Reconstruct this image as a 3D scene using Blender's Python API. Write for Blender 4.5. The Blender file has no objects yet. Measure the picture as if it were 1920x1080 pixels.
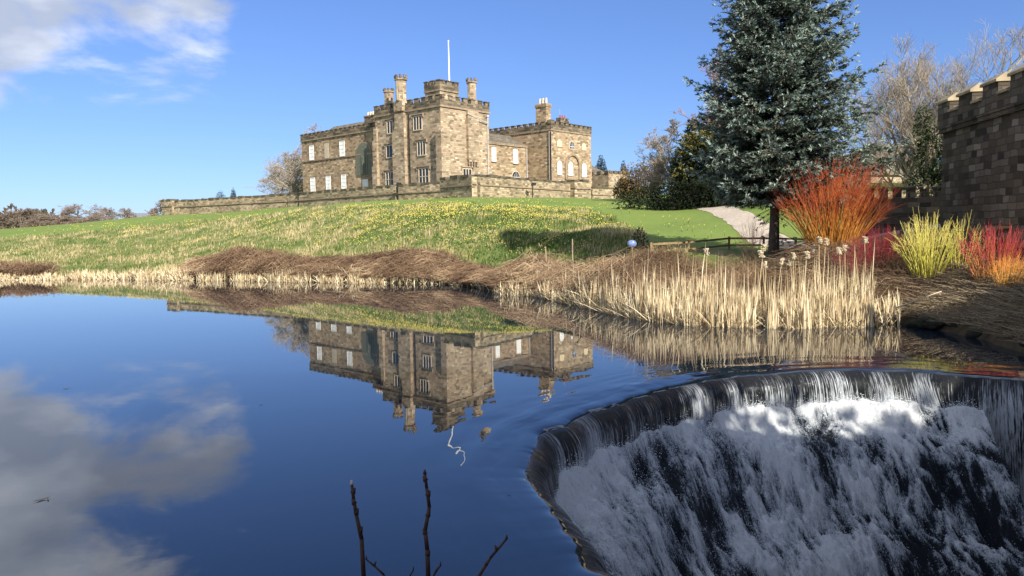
import bpy, bmesh, math, random
import numpy as np
from mathutils import Vector, Matrix
rad = math.radians
S = bpy.context.scene
C = S.collection

# ------------------------------------------------------------------ camera
F_PX, PITCH, ROLL, EYE = 1387.0, rad(4.6), rad(1.0), 4.5
_f = np.array([0, math.cos(PITCH), -math.sin(PITCH)])
_u = np.array([0, math.sin(PITCH), math.cos(PITCH)])
_r = np.array([1.0, 0, 0])
RT = _r*math.cos(ROLL) - _u*math.sin(ROLL)
UP = _r*math.sin(ROLL) + _u*math.cos(ROLL)
EYEP = np.array([0, 0, EYE])
cam = bpy.data.objects.new('camera', bpy.data.cameras.new('camera'))
C.objects.link(cam)
cam.matrix_world = Matrix(((RT[0], UP[0], -_f[0], 0), (RT[1], UP[1], -_f[1], 0), (RT[2], UP[2], -_f[2], EYE), (0, 0, 0, 1)))
cam.data.sensor_width = 36.0
cam.data.lens = 36.0*F_PX/1920.0
cam.data.clip_start = 0.1
cam.data.clip_end = 5000
S.camera = cam

# ------------------------------------------------------------------ light
SUN_AZ, SUN_EL = rad(31), rad(34)          # azimuth right of straight behind the camera
sv = Vector((math.sin(SUN_AZ)*math.cos(SUN_EL), -math.cos(SUN_AZ)*math.cos(SUN_EL), math.sin(SUN_EL)))
sl = bpy.data.lights.new('sun', 'SUN'); sl.energy = 5.0; sl.angle = rad(0.5); sl.color = (1.0, 0.93, 0.82)
so = bpy.data.objects.new('sun', sl); C.objects.link(so)
so.rotation_euler = sv.to_track_quat('Z', 'Y').to_euler(); so.location = (60, -80, 90)
S.view_settings.view_transform = 'Standard'; S.view_settings.look = 'None'
S.view_settings.gamma = 1.0; S.view_settings.exposure = 0.8

W = bpy.data.worlds.new('World'); S.world = W; W.use_nodes = True
nt = W.node_tree; nt.nodes.clear()
def N(nt, t, **k):
    n = nt.nodes.new(t)
    for a, b in k.items(): setattr(n, a, b)
    return n
def L(nt, a, b): nt.links.new(a, b)
def math_(nt, op, a, b=None, c=None, clamp=False):
    n = N(nt, 'ShaderNodeMath', operation=op); n.use_clamp = clamp
    for i, v in enumerate((a, b, c)):
        if v is None: continue
        if isinstance(v, (int, float)): n.inputs[i].default_value = v
        else: L(nt, v, n.inputs[i])
    return n.outputs[0]
sky = N(nt, 'ShaderNodeTexSky', sky_type='NISHITA'); sky.sun_disc = False
sky.sun_elevation = SUN_EL; sky.sun_rotation = math.pi - SUN_AZ
sky.air_density = 1.0; sky.dust_density = 0.2; sky.ozone_density = 2.2; sky.altitude = 50
hs = N(nt, 'ShaderNodeHueSaturation'); hs.inputs['Saturation'].default_value = 1.0
tint = N(nt, 'ShaderNodeMix', data_type='RGBA', blend_type='MULTIPLY'); tint.inputs[0].default_value = 1.0; tint.inputs[7].default_value = (0.445, 0.60, 0.97, 1)
gam = N(nt, 'ShaderNodeGamma'); gam.inputs[1].default_value = 0.8; L(nt, sky.outputs[0], gam.inputs[0]); L(nt, gam.outputs[0], tint.inputs[6]); L(nt, tint.outputs[2], hs.inputs['Color'])
tc = N(nt, 'ShaderNodeTexCoord'); sx = N(nt, 'ShaderNodeSeparateXYZ'); L(nt, tc.outputs['Generated'], sx.inputs[0])
# a bank of cumulus to the upper left: azimuth left of -20 deg, more than 10 deg up
mp = N(nt, 'ShaderNodeMapping'); mp.inputs['Scale'].default_value = (1, 1, 2.3); L(nt, tc.outputs['Generated'], mp.inputs[0])
def wnoise(scale, det, rough, w=0.0, dist=0.0):
    n = N(nt, 'ShaderNodeTexNoise'); n.inputs['Scale'].default_value = scale; n.inputs['Detail'].default_value = det
    n.inputs['Roughness'].default_value = rough; n.inputs['Distortion'].default_value = dist
    L(nt, mp.outputs[0], n.inputs['Vector']); return n.outputs[0]
n1 = wnoise(7.0, 10, 0.56, dist=0.3); n2 = wnoise(5.0, 6, 0.5); 
left = math_(nt, 'SUBTRACT', math_(nt, 'MULTIPLY', sx.outputs[0], -1.0), 0.375)     # + to the left of the edge
upz = math_(nt, 'SUBTRACT', sx.outputs[2], 0.168)
slope = math_(nt, 'ADD', upz, math_(nt, 'MULTIPLY', left, 0.06))
edge = math_(nt, 'MINIMUM', math_(nt, 'MULTIPLY', left, 2.0), math_(nt, 'MULTIPLY', slope, 6.0))
edge = math_(nt, 'MINIMUM', edge, 0.42)
field = math_(nt, 'ADD', edge, math_(nt, 'MULTIPLY', math_(nt, 'SUBTRACT', n1, 0.5), 1.05))
rear = math_(nt, 'MULTIPLY', sx.outputs[1], 8.0, clamp=True)
mr = N(nt, 'ShaderNodeMapRange'); mr.interpolation_type = 'SMOOTHSTEP'; L(nt, field, mr.inputs[0])
mr.inputs[1].default_value = -0.02; mr.inputs[2].default_value = 0.24
cr = N(nt, 'ShaderNodeValToRGB'); L(nt, n2, cr.inputs[0])
cr.color_ramp.elements[0].position = 0.38; cr.color_ramp.elements[0].color = (0.33, 0.37, 0.46, 1)
cr.color_ramp.elements[1].position = 0.60; cr.color_ramp.elements[1].color = (0.66, 0.69, 0.76, 1)
bgS = N(nt, 'ShaderNodeBackground'); bgS.inputs[1].default_value = 0.13; L(nt, hs.outputs[0], bgS.inputs[0])
bgC = N(nt, 'ShaderNodeBackground'); bgC.inputs[1].default_value = 0.92; L(nt, cr.outputs[0], bgC.inputs[0])
mx = N(nt, 'ShaderNodeMixShader'); # unseen broken cloud overhead and behind, added as white fill for the shade
over = math_(nt, 'MAXIMUM', math_(nt, 'SUBTRACT', sx.outputs[2], 0.55), math_(nt, 'SUBTRACT', math_(nt, 'MULTIPLY', sx.outputs[1], -1.0), 0.15))
mr2 = N(nt, 'ShaderNodeMapRange'); mr2.interpolation_type = 'SMOOTHSTEP'; L(nt, math_(nt, 'ADD', math_(nt, 'MINIMUM', math_(nt, 'MULTIPLY', over, 2.0), 0.12), math_(nt, 'SUBTRACT', n2, 0.5)), mr2.inputs[0]); mr2.inputs[1].default_value = 0.0; mr2.inputs[2].default_value = 0.15
L(nt, math_(nt, 'MAXIMUM', math_(nt, 'MULTIPLY', math_(nt, 'MULTIPLY', mr.outputs[0], rear), 0.92), math_(nt, 'MULTIPLY', mr2.outputs[0], 0.8)), mx.inputs[0])
L(nt, bgS.outputs[0], mx.inputs[1]); L(nt, bgC.outputs[0], mx.inputs[2])
wo = N(nt, 'ShaderNodeOutputWorld'); L(nt, mx.outputs[0], wo.inputs[0])

# ------------------------------------------------------------------ helpers
def ray(px, py): return (px-960)/F_PX*RT - (py-540)/F_PX*UP + _f
def atz(px, py, z=0.0):
    d = ray(px, py); return EYEP + d*((z-EYE)/d[2])
def aty(px, py, y):
    d = ray(px, py); return EYEP + d*(y/d[1])
rng = np.random.default_rng(7)
random.seed(11)
_perm = np.random.default_rng(3).random((256, 256))
def vn(x, y, s=0):
    x = np.asarray(x, float)+s*17.3; y = np.asarray(y, float)+s*9.7
    xi = np.floor(x).astype(int); yi = np.floor(y).astype(int); fx = x-xi; fy = y-yi
    fx = fx*fx*(3-2*fx); fy = fy*fy*(3-2*fy)
    a = _perm[xi & 255, yi & 255]; b = _perm[(xi+1) & 255, yi & 255]; c = _perm[xi & 255, (yi+1) & 255]; d = _perm[(xi+1) & 255, (yi+1) & 255]
    return (a*(1-fx)+b*fx)*(1-fy)+(c*(1-fx)+d*fx)*fy
def fbm(x, y, o=4, s=0, g=0.5):
    t = 0; a = 1.0; n = 0; x = np.asarray(x, float); y = np.asarray(y, float)
    for i in range(o):
        t = t+a*vn(x*2**i, y*2**i, s+i); n += a; a *= g
    return t/n

def tag(o, label=None, cat=None, group=None, kind=None):
    if label: o['label'] = label
    if cat: o['category'] = cat
    if group: o['group'] = group
    if kind: o['kind'] = kind
    return o
def empty(name, loc=(0, 0, 0), rz=0.0, **k):
    o = bpy.data.objects.new(name, None); C.objects.link(o); o.location = loc; o.rotation_euler = (0, 0, rz); o.empty_display_size = 0.5
    return tag(o, **k)
def np_mesh(name, V, F, mat, parent=None, rnd=None, smooth=False, uv=None, **k):
    V = np.ascontiguousarray(V, dtype=np.float32).reshape(-1, 3); F = np.ascontiguousarray(F, dtype=np.int32); m, kk = F.shape
    me = bpy.data.meshes.new(name); me.vertices.add(len(V)); me.vertices.foreach_set('co', V.ravel())
    me.loops.add(m*kk); me.loops.foreach_set('vertex_index', F.ravel())
    me.polygons.add(m); me.polygons.foreach_set('loop_start', np.arange(0, m*kk, kk, dtype=np.int32))
    if smooth: me.polygons.foreach_set('use_smooth', np.ones(m, dtype=bool))
    me.update(calc_edges=True)
    if rnd is not None:
        a = me.attributes.new('rnd', 'FLOAT', 'POINT'); a.data.foreach_set('value', np.ascontiguousarray(rnd, dtype=np.float32))
    if uv is not None:
        ul = me.uv_layers.new(name='UVMap'); ul.data.foreach_set('uv', np.ascontiguousarray(uv[F.ravel()], dtype=np.float32).ravel())
    me.materials.append(mat)
    o = bpy.data.objects.new(name, me); C.objects.link(o)
    if parent: o.parent = parent
    return tag(o, **k)

class MB:
    """collects boxes, prisms and lathes, writes metric UVs"""
    def __init__(s): s.v = []; s.f = []
    def add(s, vs, fs):
        b = len(s.v); s.v += [tuple(map(float, v)) for v in vs]; s.f += [tuple(b+i for i in f) for f in fs]; return s
    def box(s, x0, x1, y0, y1, z0, z1):
        if x0 > x1: x0, x1 = x1, x0
        if y0 > y1: y0, y1 = y1, y0
        v = [(x0,y0,z0),(x1,y0,z0),(x1,y1,z0),(x0,y1,z0),(x0,y0,z1),(x1,y0,z1),(x1,y1,z1),(x0,y1,z1)]
        return s.add(v, [(3,2,1,0),(4,5,6,7),(0,1,5,4),(1,2,6,5),(2,3,7,6),(3,0,4,7)])
    def obox(s, p0, p1, w, z0, z1, side=0.0, z0b=None, z1b=None):
        """upright slab along p0-p1 (2D), thickness w"""
        p0 = np.array(p0[:2], float); p1 = np.array(p1[:2], float); d = p1-p0; d /= np.linalg.norm(d); n = np.array([-d[1], d[0]])
        z0b = z0 if z0b is None else z0b; z1b = z1 if z1b is None else z1b
        a, b = p0+n*(side-w/2), p0+n*(side+w/2); c, e = p1+n*(side+w/2), p1+n*(side-w/2)
        v = [(*a,z0),(*e,z0b),(*c,z0b),(*b,z0),(*a,z1),(*e,z1b),(*c,z1b),(*b,z1)]
        return s.add(v, [(3,2,1,0),(4,5,6,7),(0,1,5,4),(1,2,6,5),(2,3,7,6),(3,0,4,7)])
    def prism(s, pts, a, b, axis):
        """polygon pts (2D, ccw) extruded between a and b along axis 'x' (pts y,z) / 'y' (pts x,z) / 'z'"""
        f = {'x': lambda p, t: (t, p[0], p[1]), 'y': lambda p, t: (p[0], t, p[1]), 'z': lambda p, t: (p[0], p[1], t)}[axis]
        n = len(pts); v = [f(p, a) for p in pts]+[f(p, b) for p in pts]
        return s.add(v, [tuple(range(n))[::-1], tuple(range(n, 2*n))]+[(i, (i+1) % n, n+(i+1) % n, n+i) for i in range(n)])
    def cyl(s, x, y, z0, z1, r0, r1=None, n=10):
        r1 = r0 if r1 is None else r1
        v = [(x+r0*math.cos(2*math.pi*i/n+.39), y+r0*math.sin(2*math.pi*i/n+.39), z0) for i in range(n)]+[(x+r1*math.cos(2*math.pi*i/n+.39), y+r1*math.sin(2*math.pi*i/n+.39), z1) for i in range(n)]
        return s.add(v, [tuple(range(n))[::-1], tuple(range(n, 2*n))]+[(i, (i+1) % n, n+(i+1) % n, n+i) for i in range(n)])
    def bar(s, p, q, r0, r1=None, n=6):
        p = Vector(p); q = Vector(q); r1 = r0 if r1 is None else r1; d = (q-p).normalized(); a = d.orthogonal().normalized(); b = d.cross(a)
        v = [p+(a*math.cos(2*math.pi*i/n)+b*math.sin(2*math.pi*i/n))*r0 for i in range(n)]+[q+(a*math.cos(2*math.pi*i/n)+b*math.sin(2*math.pi*i/n))*r1 for i in range(n)]
        return s.add(v, [tuple(range(n))[::-1], tuple(range(n, 2*n))]+[(i, (i+1) % n, n+(i+1) % n, n+i) for i in range(n)])
    def build(s, name, mat, parent=None, smooth=False, **k):
        me = bpy.data.meshes.new(name); me.from_pydata(s.v, [], s.f); me.update()
        ul = me.uv_layers.new(name='UVMap')
        for p in me.polygons:
            n = p.normal
            if abs(n.z) > 0.9: t = Vector((1, 0, 0)); w = Vector((0, 1, 0))
            else:
                t = Vector((-n.y, n.x, 0)).normalized(); w = n.cross(t)
            p.use_smooth = smooth
            for li in p.loop_indices:
                co = me.vertices[me.loops[li].vertex_index].co
                ul.data[li].uv = (co.dot(t), co.z if abs(n.z) < 0.3 else co.dot(w))
        me.materials.append(mat)
        o = bpy.data.objects.new(name, me); C.objects.link(o)
        if parent: o.parent = parent
        return tag(o, **k)

# ------------------------------------------------------------------ materials
def newmat(name):
    m = bpy.data.materials.new(name); m.use_nodes = True; nt = m.node_tree; b = nt.nodes['Principled BSDF']
    b.inputs['Roughness'].default_value = 0.85; b.inputs['Specular IOR Level'].default_value = 0.25
    return m, nt, b
def noise(nt, vec, scale, det=4, rough=0.55, dist=0.0):
    n = N(nt, 'ShaderNodeTexNoise'); n.inputs['Scale'].default_value = scale; n.inputs['Detail'].default_value = det
    n.inputs['Roughness'].default_value = rough; n.inputs['Distortion'].default_value = dist
    if vec is not None: L(nt, vec, n.inputs['Vector'])
    return n.outputs[0]
def ramp(nt, fac, stops, interp='LINEAR'):
    r = N(nt, 'ShaderNodeValToRGB'); r.color_ramp.interpolation = interp; e = r.color_ramp.elements
    while len(e) < len(stops): e.new(0.5)
    for i, (p, c) in enumerate(stops): e[i].position = p; e[i].color = (*c, 1) if len(c) == 3 else c
    L(nt, fac, r.inputs[0]); return r.outputs[0]
def mix(nt, fac, a, b, mode='MIX'):
    n = N(nt, 'ShaderNodeMix', data_type='RGBA', blend_type=mode)
    for i, v in ((0, fac), (6, a), (7, b)):
        if isinstance(v, (int, float)): n.inputs[i].default_value = v
        elif isinstance(v, tuple): n.inputs[i].default_value = (*v, 1)
        else: L(nt, v, n.inputs[i])
    return n.outputs[2]
def bump(nt, b, h, strength=0.5, dist=0.05):
    n = N(nt, 'ShaderNodeBump'); n.inputs['Strength'].default_value = strength; n.inputs['Distance'].default_value = dist
    L(nt, h, n.inputs['Height']); L(nt, n.outputs[0], b.inputs['Normal'])
def uvmap(nt, scale=(1, 1, 1), rot=0.0):
    t = N(nt, 'ShaderNodeTexCoord'); m = N(nt, 'ShaderNodeMapping'); m.inputs['Scale'].default_value = scale
    L(nt, t.outputs['UV'], m.inputs[0]); return m.outputs[0]
def objco(nt, scale=(1, 1, 1)):
    t = N(nt, 'ShaderNodeTexCoord'); m = N(nt, 'ShaderNodeMapping'); m.inputs['Scale'].default_value = scale
    L(nt, t.outputs['Object'], m.inputs[0]); return m.outputs[0]
def plain(name, col, rough=0.8, var=0.25, scale=3.0, metal=0.0):
    m, nt, b = newmat(name); b.inputs['Roughness'].default_value = rough; b.inputs['Metallic'].default_value = metal
    n = noise(nt, objco(nt), scale, 5, 0.6)
    lo = tuple(c*(1-var) for c in col); hi = tuple(min(1, c*(1+var)) for c in col)
    L(nt, ramp(nt, n, [(0.3, lo), (0.7, hi)]), b.inputs['Base Color']); return m
def stone(name, stops, bw=0.75, bh=0.36, mortar=(0.20, 0.17, 0.13), msize=0.018, stain=(0.05, 0.045, 0.035), stain_amt=0.55, bstr=0.6, seed=0.0, warp=0.03):
    m, nt, b = newmat(name); uv = uvmap(nt)
    nz = noise(nt, uv, 0.9, 3); nzc = N(nt, 'ShaderNodeVectorMath', operation='SCALE'); 
    wn = N(nt, 'ShaderNodeTexNoise'); wn.inputs['Scale'].default_value = 1.3; L(nt, uv, wn.inputs[0])
    L(nt, wn.outputs[1], nzc.inputs[0]); nzc.inputs['Scale'].default_value = warp*4
    ad = N(nt, 'ShaderNodeVectorMath', operation='ADD'); L(nt, uv, ad.inputs[0]); L(nt, nzc.outputs[0], ad.inputs[1])
    br = N(nt, 'ShaderNodeTexBrick'); L(nt, ad.outputs[0], br.inputs[0])
    br.inputs['Color1'].default_value = (0, 0, 0, 1); br.inputs['Color2'].default_value = (1, 1, 1, 1); br.inputs['Mortar'].default_value = (0.5, 0.5, 0.5, 1)
    br.inputs['Scale'].default_value = 1; br.inputs['Brick Width'].default_value = bw; br.inputs['Row Height'].default_value = bh
    br.inputs['Mortar Size'].default_value = msize; br.inputs['Mortar Smooth'].default_value = 0.6; br.offset = 0.43; br.squash = 1.35; br.squash_frequency = 3
    col = ramp(nt, br.outputs['Color'], stops)
    big = noise(nt, uv, 0.22, 5, 0.6); fine = noise(nt, uv, 9.0, 4, 0.65)
    col = mix(nt, ramp(nt, big, [(0.40, (0, 0, 0)), (0.66, (stain_amt,)*3)]), col, mix(nt, 0.6, col, stain))
    col = mix(nt, 0.45, col, ramp(nt, fine, [(0.25, (0.62,)*3), (0.75, (1.25,)*3)]), 'MULTIPLY')
    col = mix(nt, math_(nt, 'MULTIPLY', br.outputs['Fac'], 0.8), col, mortar)
    L(nt, col, b.inputs['Base Color'])
    h = math_(nt, 'ADD', math_(nt, 'MULTIPLY', br.outputs['Fac'], -1.0), math_(nt, 'ADD', math_(nt, 'MULTIPLY', fine, 0.5), math_(nt, 'MULTIPLY', br.outputs['Color'], 0.4)))
    bump(nt, b, h, bstr, 0.04); b.inputs['Roughness'].default_value = 0.92
    return m
TAN = [(0.0, (0.18, 0.14, 0.095)), (0.25, (0.34, 0.265, 0.175)), (0.5, (0.43, 0.34, 0.225)), (0.75, (0.44, 0.32, 0.22)), (1.0, (0.60, 0.51, 0.36))]
BRN = [(0.0, (0.17, 0.125, 0.08)), (0.3, (0.33, 0.245, 0.15)), (0.6, (0.41, 0.30, 0.185)), (0.8, (0.43, 0.295, 0.19)), (1.0, (0.58, 0.48, 0.32))]
DRK = [(0.0, (0.06, 0.05, 0.036)), (0.4, (0.14, 0.11, 0.075)), (0.7, (0.20, 0.155, 0.10)), (1.0, (0.30, 0.235, 0.15))]
M = {}
M['tower'] = stone('tower_stone', TAN, bw=.62, bh=.31, stain_amt=0.75, stain=(.11, .075, .045))
M['wing'] = stone('wing_stone', BRN, bw=.62, bh=.31, stain=(.07, .05, .03))
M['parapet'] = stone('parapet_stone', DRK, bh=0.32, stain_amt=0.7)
M['terrace'] = stone('terrace_stone', [(0, (0.17, 0.13, 0.08)), (0.4, (0.36, 0.285, 0.18)), (0.7, (0.46, 0.365, 0.235)), (1, (0.56, 0.46, 0.30))], stain_amt=0.9, stain=(0.06, 0.06, 0.03), bw=.55, bh=.27)
M['trim'] = plain('dressed_stone', (0.26, 0.20, 0.14), 0.9, 0.4, 2.0)
M['pale_trim'] = plain('pale_stone', (0.50, 0.42, 0.31), 0.9, 0.2, 2.0)
M['cap'] = plain('weathered_coping', (0.10, 0.085, 0.06), 0.95, 0.5, 1.5)
M['slate'] = stone('stone_slate', [(0, (0.10, 0.085, 0.065)), (0.5, (0.16, 0.135, 0.10)), (1, (0.22, 0.19, 0.14))], bw=0.6, bh=0.3, mortar=(0.05, 0.045, 0.03))
M['white'] = plain('white_paint', (0.80, 0.80, 0.78), 0.5, 0.05)
M['blind'] = plain('white_blind', (0.78, 0.77, 0.73), 0.7, 0.06, 1.0)
M['cream'] = plain('cream_blind', (0.68, 0.55, 0.33), 0.7, 0.1, 1.0)
M['glass'] = plain('dark_glass', (0.02, 0.022, 0.028), 0.08, 0.3); M['glass'].node_tree.nodes['Principled BSDF'].inputs['Specular IOR Level'].default_value = 0.6
M['lead'] = plain('green_grey_board', (0.13, 0.14, 0.105), 0.8, 0.25)
M['pot'] = plain('cream_clay', (0.60, 0.50, 0.36), 0.8, 0.15)
M['redpot'] = plain('red_clay', (0.38, 0.07, 0.05), 0.8, 0.2)
M['pipe'] = plain('grey_iron', (0.42, 0.41, 0.40), 0.6, 0.1)
M['black'] = plain('black_iron', (0.02, 0.02, 0.022), 0.5, 0.3)
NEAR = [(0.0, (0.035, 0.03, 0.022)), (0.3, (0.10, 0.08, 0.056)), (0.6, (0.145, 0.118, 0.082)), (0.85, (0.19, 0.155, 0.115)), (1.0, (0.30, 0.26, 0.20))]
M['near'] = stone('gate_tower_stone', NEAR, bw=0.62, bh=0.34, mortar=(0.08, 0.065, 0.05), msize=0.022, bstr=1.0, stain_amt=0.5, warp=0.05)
M['nearcap'] = plain('coping_stone', (0.38, 0.31, 0.20), 0.9, 0.35, 1.2)
M['wood'] = plain('weathered_rail', (0.24, 0.165, 0.09), 0.85, 0.35, 2.0)
M['stake'] = plain('grey_stake', (0.33, 0.26, 0.17), 0.85, 0.3, 4.0)

def attr_mat(name, stops, rough=0.8, trans=0.0, spec=0.2, nscale=None, namt=0.35):
    m, nt, b = newmat(name); a = N(nt, 'ShaderNodeAttribute', attribute_name='rnd')
    col = ramp(nt, a.outputs['Fac'], stops)
    if nscale:
        n = noise(nt, objco(nt), nscale, 4, 0.6)
        col = mix(nt, namt, col, ramp(nt, n, [(0.3, (0.4,)*3), (0.7, (1.35,)*3)]), 'MULTIPLY')
    L(nt, col, b.inputs['Base Color']); b.inputs['Roughness'].default_value = rough; b.inputs['Specular IOR Level'].default_value = spec
    if trans:
        t = N(nt, 'ShaderNodeBsdfTranslucent'); L(nt, col, t.inputs[0]); ms = N(nt, 'ShaderNodeMixShader'); ms.inputs[0].default_value = trans
        out = nt.nodes['Material Output']; L(nt, b.outputs[0], ms.inputs[1]); L(nt, t.outputs[0], ms.inputs[2]); L(nt, ms.outputs[0], out.inputs[0])
    return m

# ------------------------------------------------------------------ terrain
shore_px = [(0,525),(200,523),(480,527),(600,529),(720,531),(830,533),(900,541),(940,550),(1000,553),(1100,575),(1200,595),(1300,605),(1500,610),(1640,606),(1700,606),(1760,620),(1850,640),(1920,665)]
shore = [tuple(atz(*p)[:2]) for p in shore_px]
pond_poly = [(-160, 4), (-160, 84), (-90, 80)]+shore+[(18.2, 21.5), (18.6, 18), (19, 10), (17, 3), (5, 2.2), (-20, 3)]
ctrl = [(x, y, 0.25) for x, y in shore]
def cp(px, py, y, dz=0): p = aty(px, py, y); ctrl.append((p[0], p[1], p[2]+dz))
for a in [(0,430,160),(0,447,125),(150,418,160),(150,436,125),(310,403,158.9),(310,420,125),(310,468,98),(150,470,100),
          (540,388,136.8),(600,387,108),(600,440,84),(745,376,114.8),(720,384,97),(720,430,79),(832,371.5,104.6),(830,381,89),(830,420,74),(830,470,66),
          (891,370,98.9),(1000,371,109),(1063,371,119),(1110,372,124),(980,382,87),(1000,430,68),(1060,455,56),(1100,372,116),(1110,396,80),
          (1200,380,118),(1200,430,62),(1225,490,42),(1320,388,88),(1320,430,60),(1430,445,55),(1440,476,42),(1380,400,72),(1480,465,48),
          (1300,440,56),(1300,410,72),(1680,350,74),(1600,345,78),(1740,480,38),(1560,478,38),(1740,524,34.5),(1700,500,38),(1850,552,31.5),(1925,556,28.5),(1640,540,35.5),(1500,545,37),(1350,545,39),(1765,425,44)]: cp(*a)
ctrl += [(-160,90,1.0),(-160,160,4),(-100,250,5),(-20,200,10),(-20,300,9),(60,150,10.5),(120,100,9),(80,50,5),(60,300,11),(-250,400,8),(0,500,10),(200,500,12),(200,100,10),(-400,200,4),
         (-400,600,8),(400,600,14),(400,0,6),(30,30,3.2),(26,20,2.8),(28,5,2.6),(24,-10,2.8),(0,-4,2.8),(0,1.0,2.4),(-160,-10,2),(-30,-5,2.6),(-10,150,10),(15,140,10.3),(30,110,9.6),(50,100,9.5),(40,130,10.5)]
ctrl = np.array(ctrl)
def _phi(r): return r
_n = len(ctrl); _A = np.zeros((_n+3, _n+3)); _D = np.hypot(ctrl[:, None, 0]-ctrl[None, :, 0], ctrl[:, None, 1]-ctrl[None, :, 1])
_A[:_n, :_n] = np.sqrt(_D**2+9) ; _A[:_n, :_n] += np.eye(_n)*0.03*-1
_P = np.c_[np.ones(_n), ctrl[:, :2]/100]; _A[:_n, _n:] = _P; _A[_n:, :_n] = _P.T
_w = np.linalg.solve(_A, np.r_[ctrl[:, 2], 0, 0, 0])
def seg_d(x, y, poly, closed=True):
    x = np.asarray(x, float); y = np.asarray(y, float); best = np.full(x.shape, 1e9); P = poly+[poly[0]] if closed else poly
    for (ax, ay), (bx, by) in zip(P[:-1], P[1:]):
        dx, dy = bx-ax, by-ay; t = np.clip(((x-ax)*dx+(y-ay)*dy)/(dx*dx+dy*dy), 0, 1)
        best = np.minimum(best, np.hypot(x-ax-t*dx, y-ay-t*dy))
    return best
def inside(x, y, poly):
    x = np.asarray(x, float); y = np.asarray(y, float); c = np.zeros(x.shape, bool); P = poly+[poly[0]]
    for (ax, ay), (bx, by) in zip(P[:-1], P[1:]):
        k = (ay > y) != (by > y); c ^= k & (x < (bx-ax)*(y-ay)/((by-ay) if by != ay else 1e-9)+ax)
    return c
def land(x, y):
    x = np.atleast_1d(np.asarray(x, float)); y = np.atleast_1d(np.asarray(y, float)); z = np.zeros(x.shape)
    for i in range(0, len(x), 20000):
        X = x[i:i+20000]; Y = y[i:i+20000]
        r = np.sqrt((X[:, None]-ctrl[None, :, 0])**2+(Y[:, None]-ctrl[None, :, 1])**2+9)
        z[i:i+20000] = r@_w[:_n]+_w[_n]+X/100*_w[_n+1]+Y/100*_w[_n+2]
    return z
def ground(x, y):
    x = np.atleast_1d(np.asarray(x, float)); y = np.atleast_1d(np.asarray(y, float))
    z = land(x, y); d = seg_d(x, y, pond_poly); ins = inside(x, y, pond_poly)
    zl = np.maximum(z, 0.05+np.minimum(d, 1.0)*0.3)+(fbm(x*0.35, y*0.35, 3)-0.5)*np.clip(d/6, 0, 1)*0.25
    return np.where(ins, np.minimum(0.05, 0.05-d*3.0).clip(-9, 1), zl)
def gz(x, y): return float(ground([x], [y])[0])
def hit(px, py, y0=20.0, y1=400.0):
    """where the sight line meets the ground"""
    ys = np.arange(y0, y1, 0.4); d = ray(px, py); P = EYEP[None]+d[None]*(ys/d[1])[:, None]
    g = ground(P[:, 0], P[:, 1]); k = np.argmax(P[:, 2] < g) if np.any(P[:, 2] < g) else len(ys)-1
    return P[k, 0], P[k, 1], g[k]
def axis(parts):
    out = []
    for a, b, s in parts: out += list(np.arange(a, b, s))
    return np.array(out+[parts[-1][1]])
gx = axis([(-900,-180,40),(-180,-70,4),(-70,-20,1.0),(-20,30,0.5),(30,80,2),(80,200,8),(200,900,50)])
gy = axis([(-60,0,3),(0,24,1.0),(24,72,0.5),(72,165,1.0),(165,260,5),(260,1500,60)])
GX, GY = np.meshgrid(gx, gy); Z = ground(GX.ravel(), GY.ravel())
ny, nx = GX.shape; ii = np.arange(nx*ny).reshape(ny, nx)
Fq = np.stack([ii[:-1, :-1], ii[:-1, 1:], ii[1:, 1:], ii[1:, :-1]], -1).reshape(-1, 4)
# rough meadow (1) against mown lawn (0): boundary found on the slope
edge_px = [(-40,452),(0,448),(150,436),(310,420),(420,410),(520,400),(600,389),(700,388),(860,386),(1000,388),(1100,394),(1150,408),(1190,432),(1215,452),(1235,470)]
edge_w = [hit(*p, y0=60 if p[0] < 1100 else 40)[:2] for p in edge_px]
_ex = np.array([e[0] for e in edge_w]); _ey = np.array([e[1] for e in edge_w])
def rough_zone(x, y):
    x = np.asarray(x); y = np.asarray(y); az = x/np.maximum(y, 1); ea = _ex/_ey
    d = np.interp(az, ea, _ey); v = (d-y)/4.0
    v = np.where(az > ea[-1], -1+2.0*(y < 45), v)
    return np.clip(v+0.5+(fbm(x*0.3, y*0.3, 3, 5)-0.5)*1.6, 0, 1)
rz_ = rough_zone(GX.ravel(), GY.ravel())
dirt = np.clip((GX.ravel()-4-(GY.ravel()-34)*.50)/2.5, 0, 1)*np.clip((43+2*(fbm(GX.ravel()*.4, GY.ravel()*.4, 2, 3)-.5)*3-GY.ravel())/2.5, 0, 1); rz_ = rz_*(1-dirt)-dirt
m, nt, b = newmat('meadow_ground'); a = N(nt, 'ShaderNodeAttribute', attribute_name='rnd'); oc = objco(nt)
nA = noise(nt, oc, 0.35, 6, 0.7); nB = noise(nt, oc, 2.2, 5, 0.7); nC = noise(nt, oc, 0.06, 4, 0.6); nD = noise(nt, oc, 14.0, 3, 0.7)
lawn = mix(nt, 0.5, ramp(nt, nC, [(0.35, (0.115, 0.17, 0.028)), (0.65, (0.17, 0.22, 0.046))]), ramp(nt, nB, [(0.3, (0.09, 0.14, 0.022)), (0.7, (0.185, 0.24, 0.06))]))
rough_ = ramp(nt, nA, [(0.32, (0.085, 0.14, 0.03)), (0.48, (0.15, 0.18, 0.05)), (0.62, (0.30, 0.26, 0.12)), (0.8, (0.38, 0.32, 0.17))])
rough_ = mix(nt, 0.45, rough_, ramp(nt, nB, [(0.3, (0.45,)*3), (0.7, (1.35,)*3)]), 'MULTIPLY')
rough_ = mix(nt, 0.4, rough_, ramp(nt, nD, [(0.3, (0.55,)*3), (0.7, (1.3,)*3)]), 'MULTIPLY')
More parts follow.
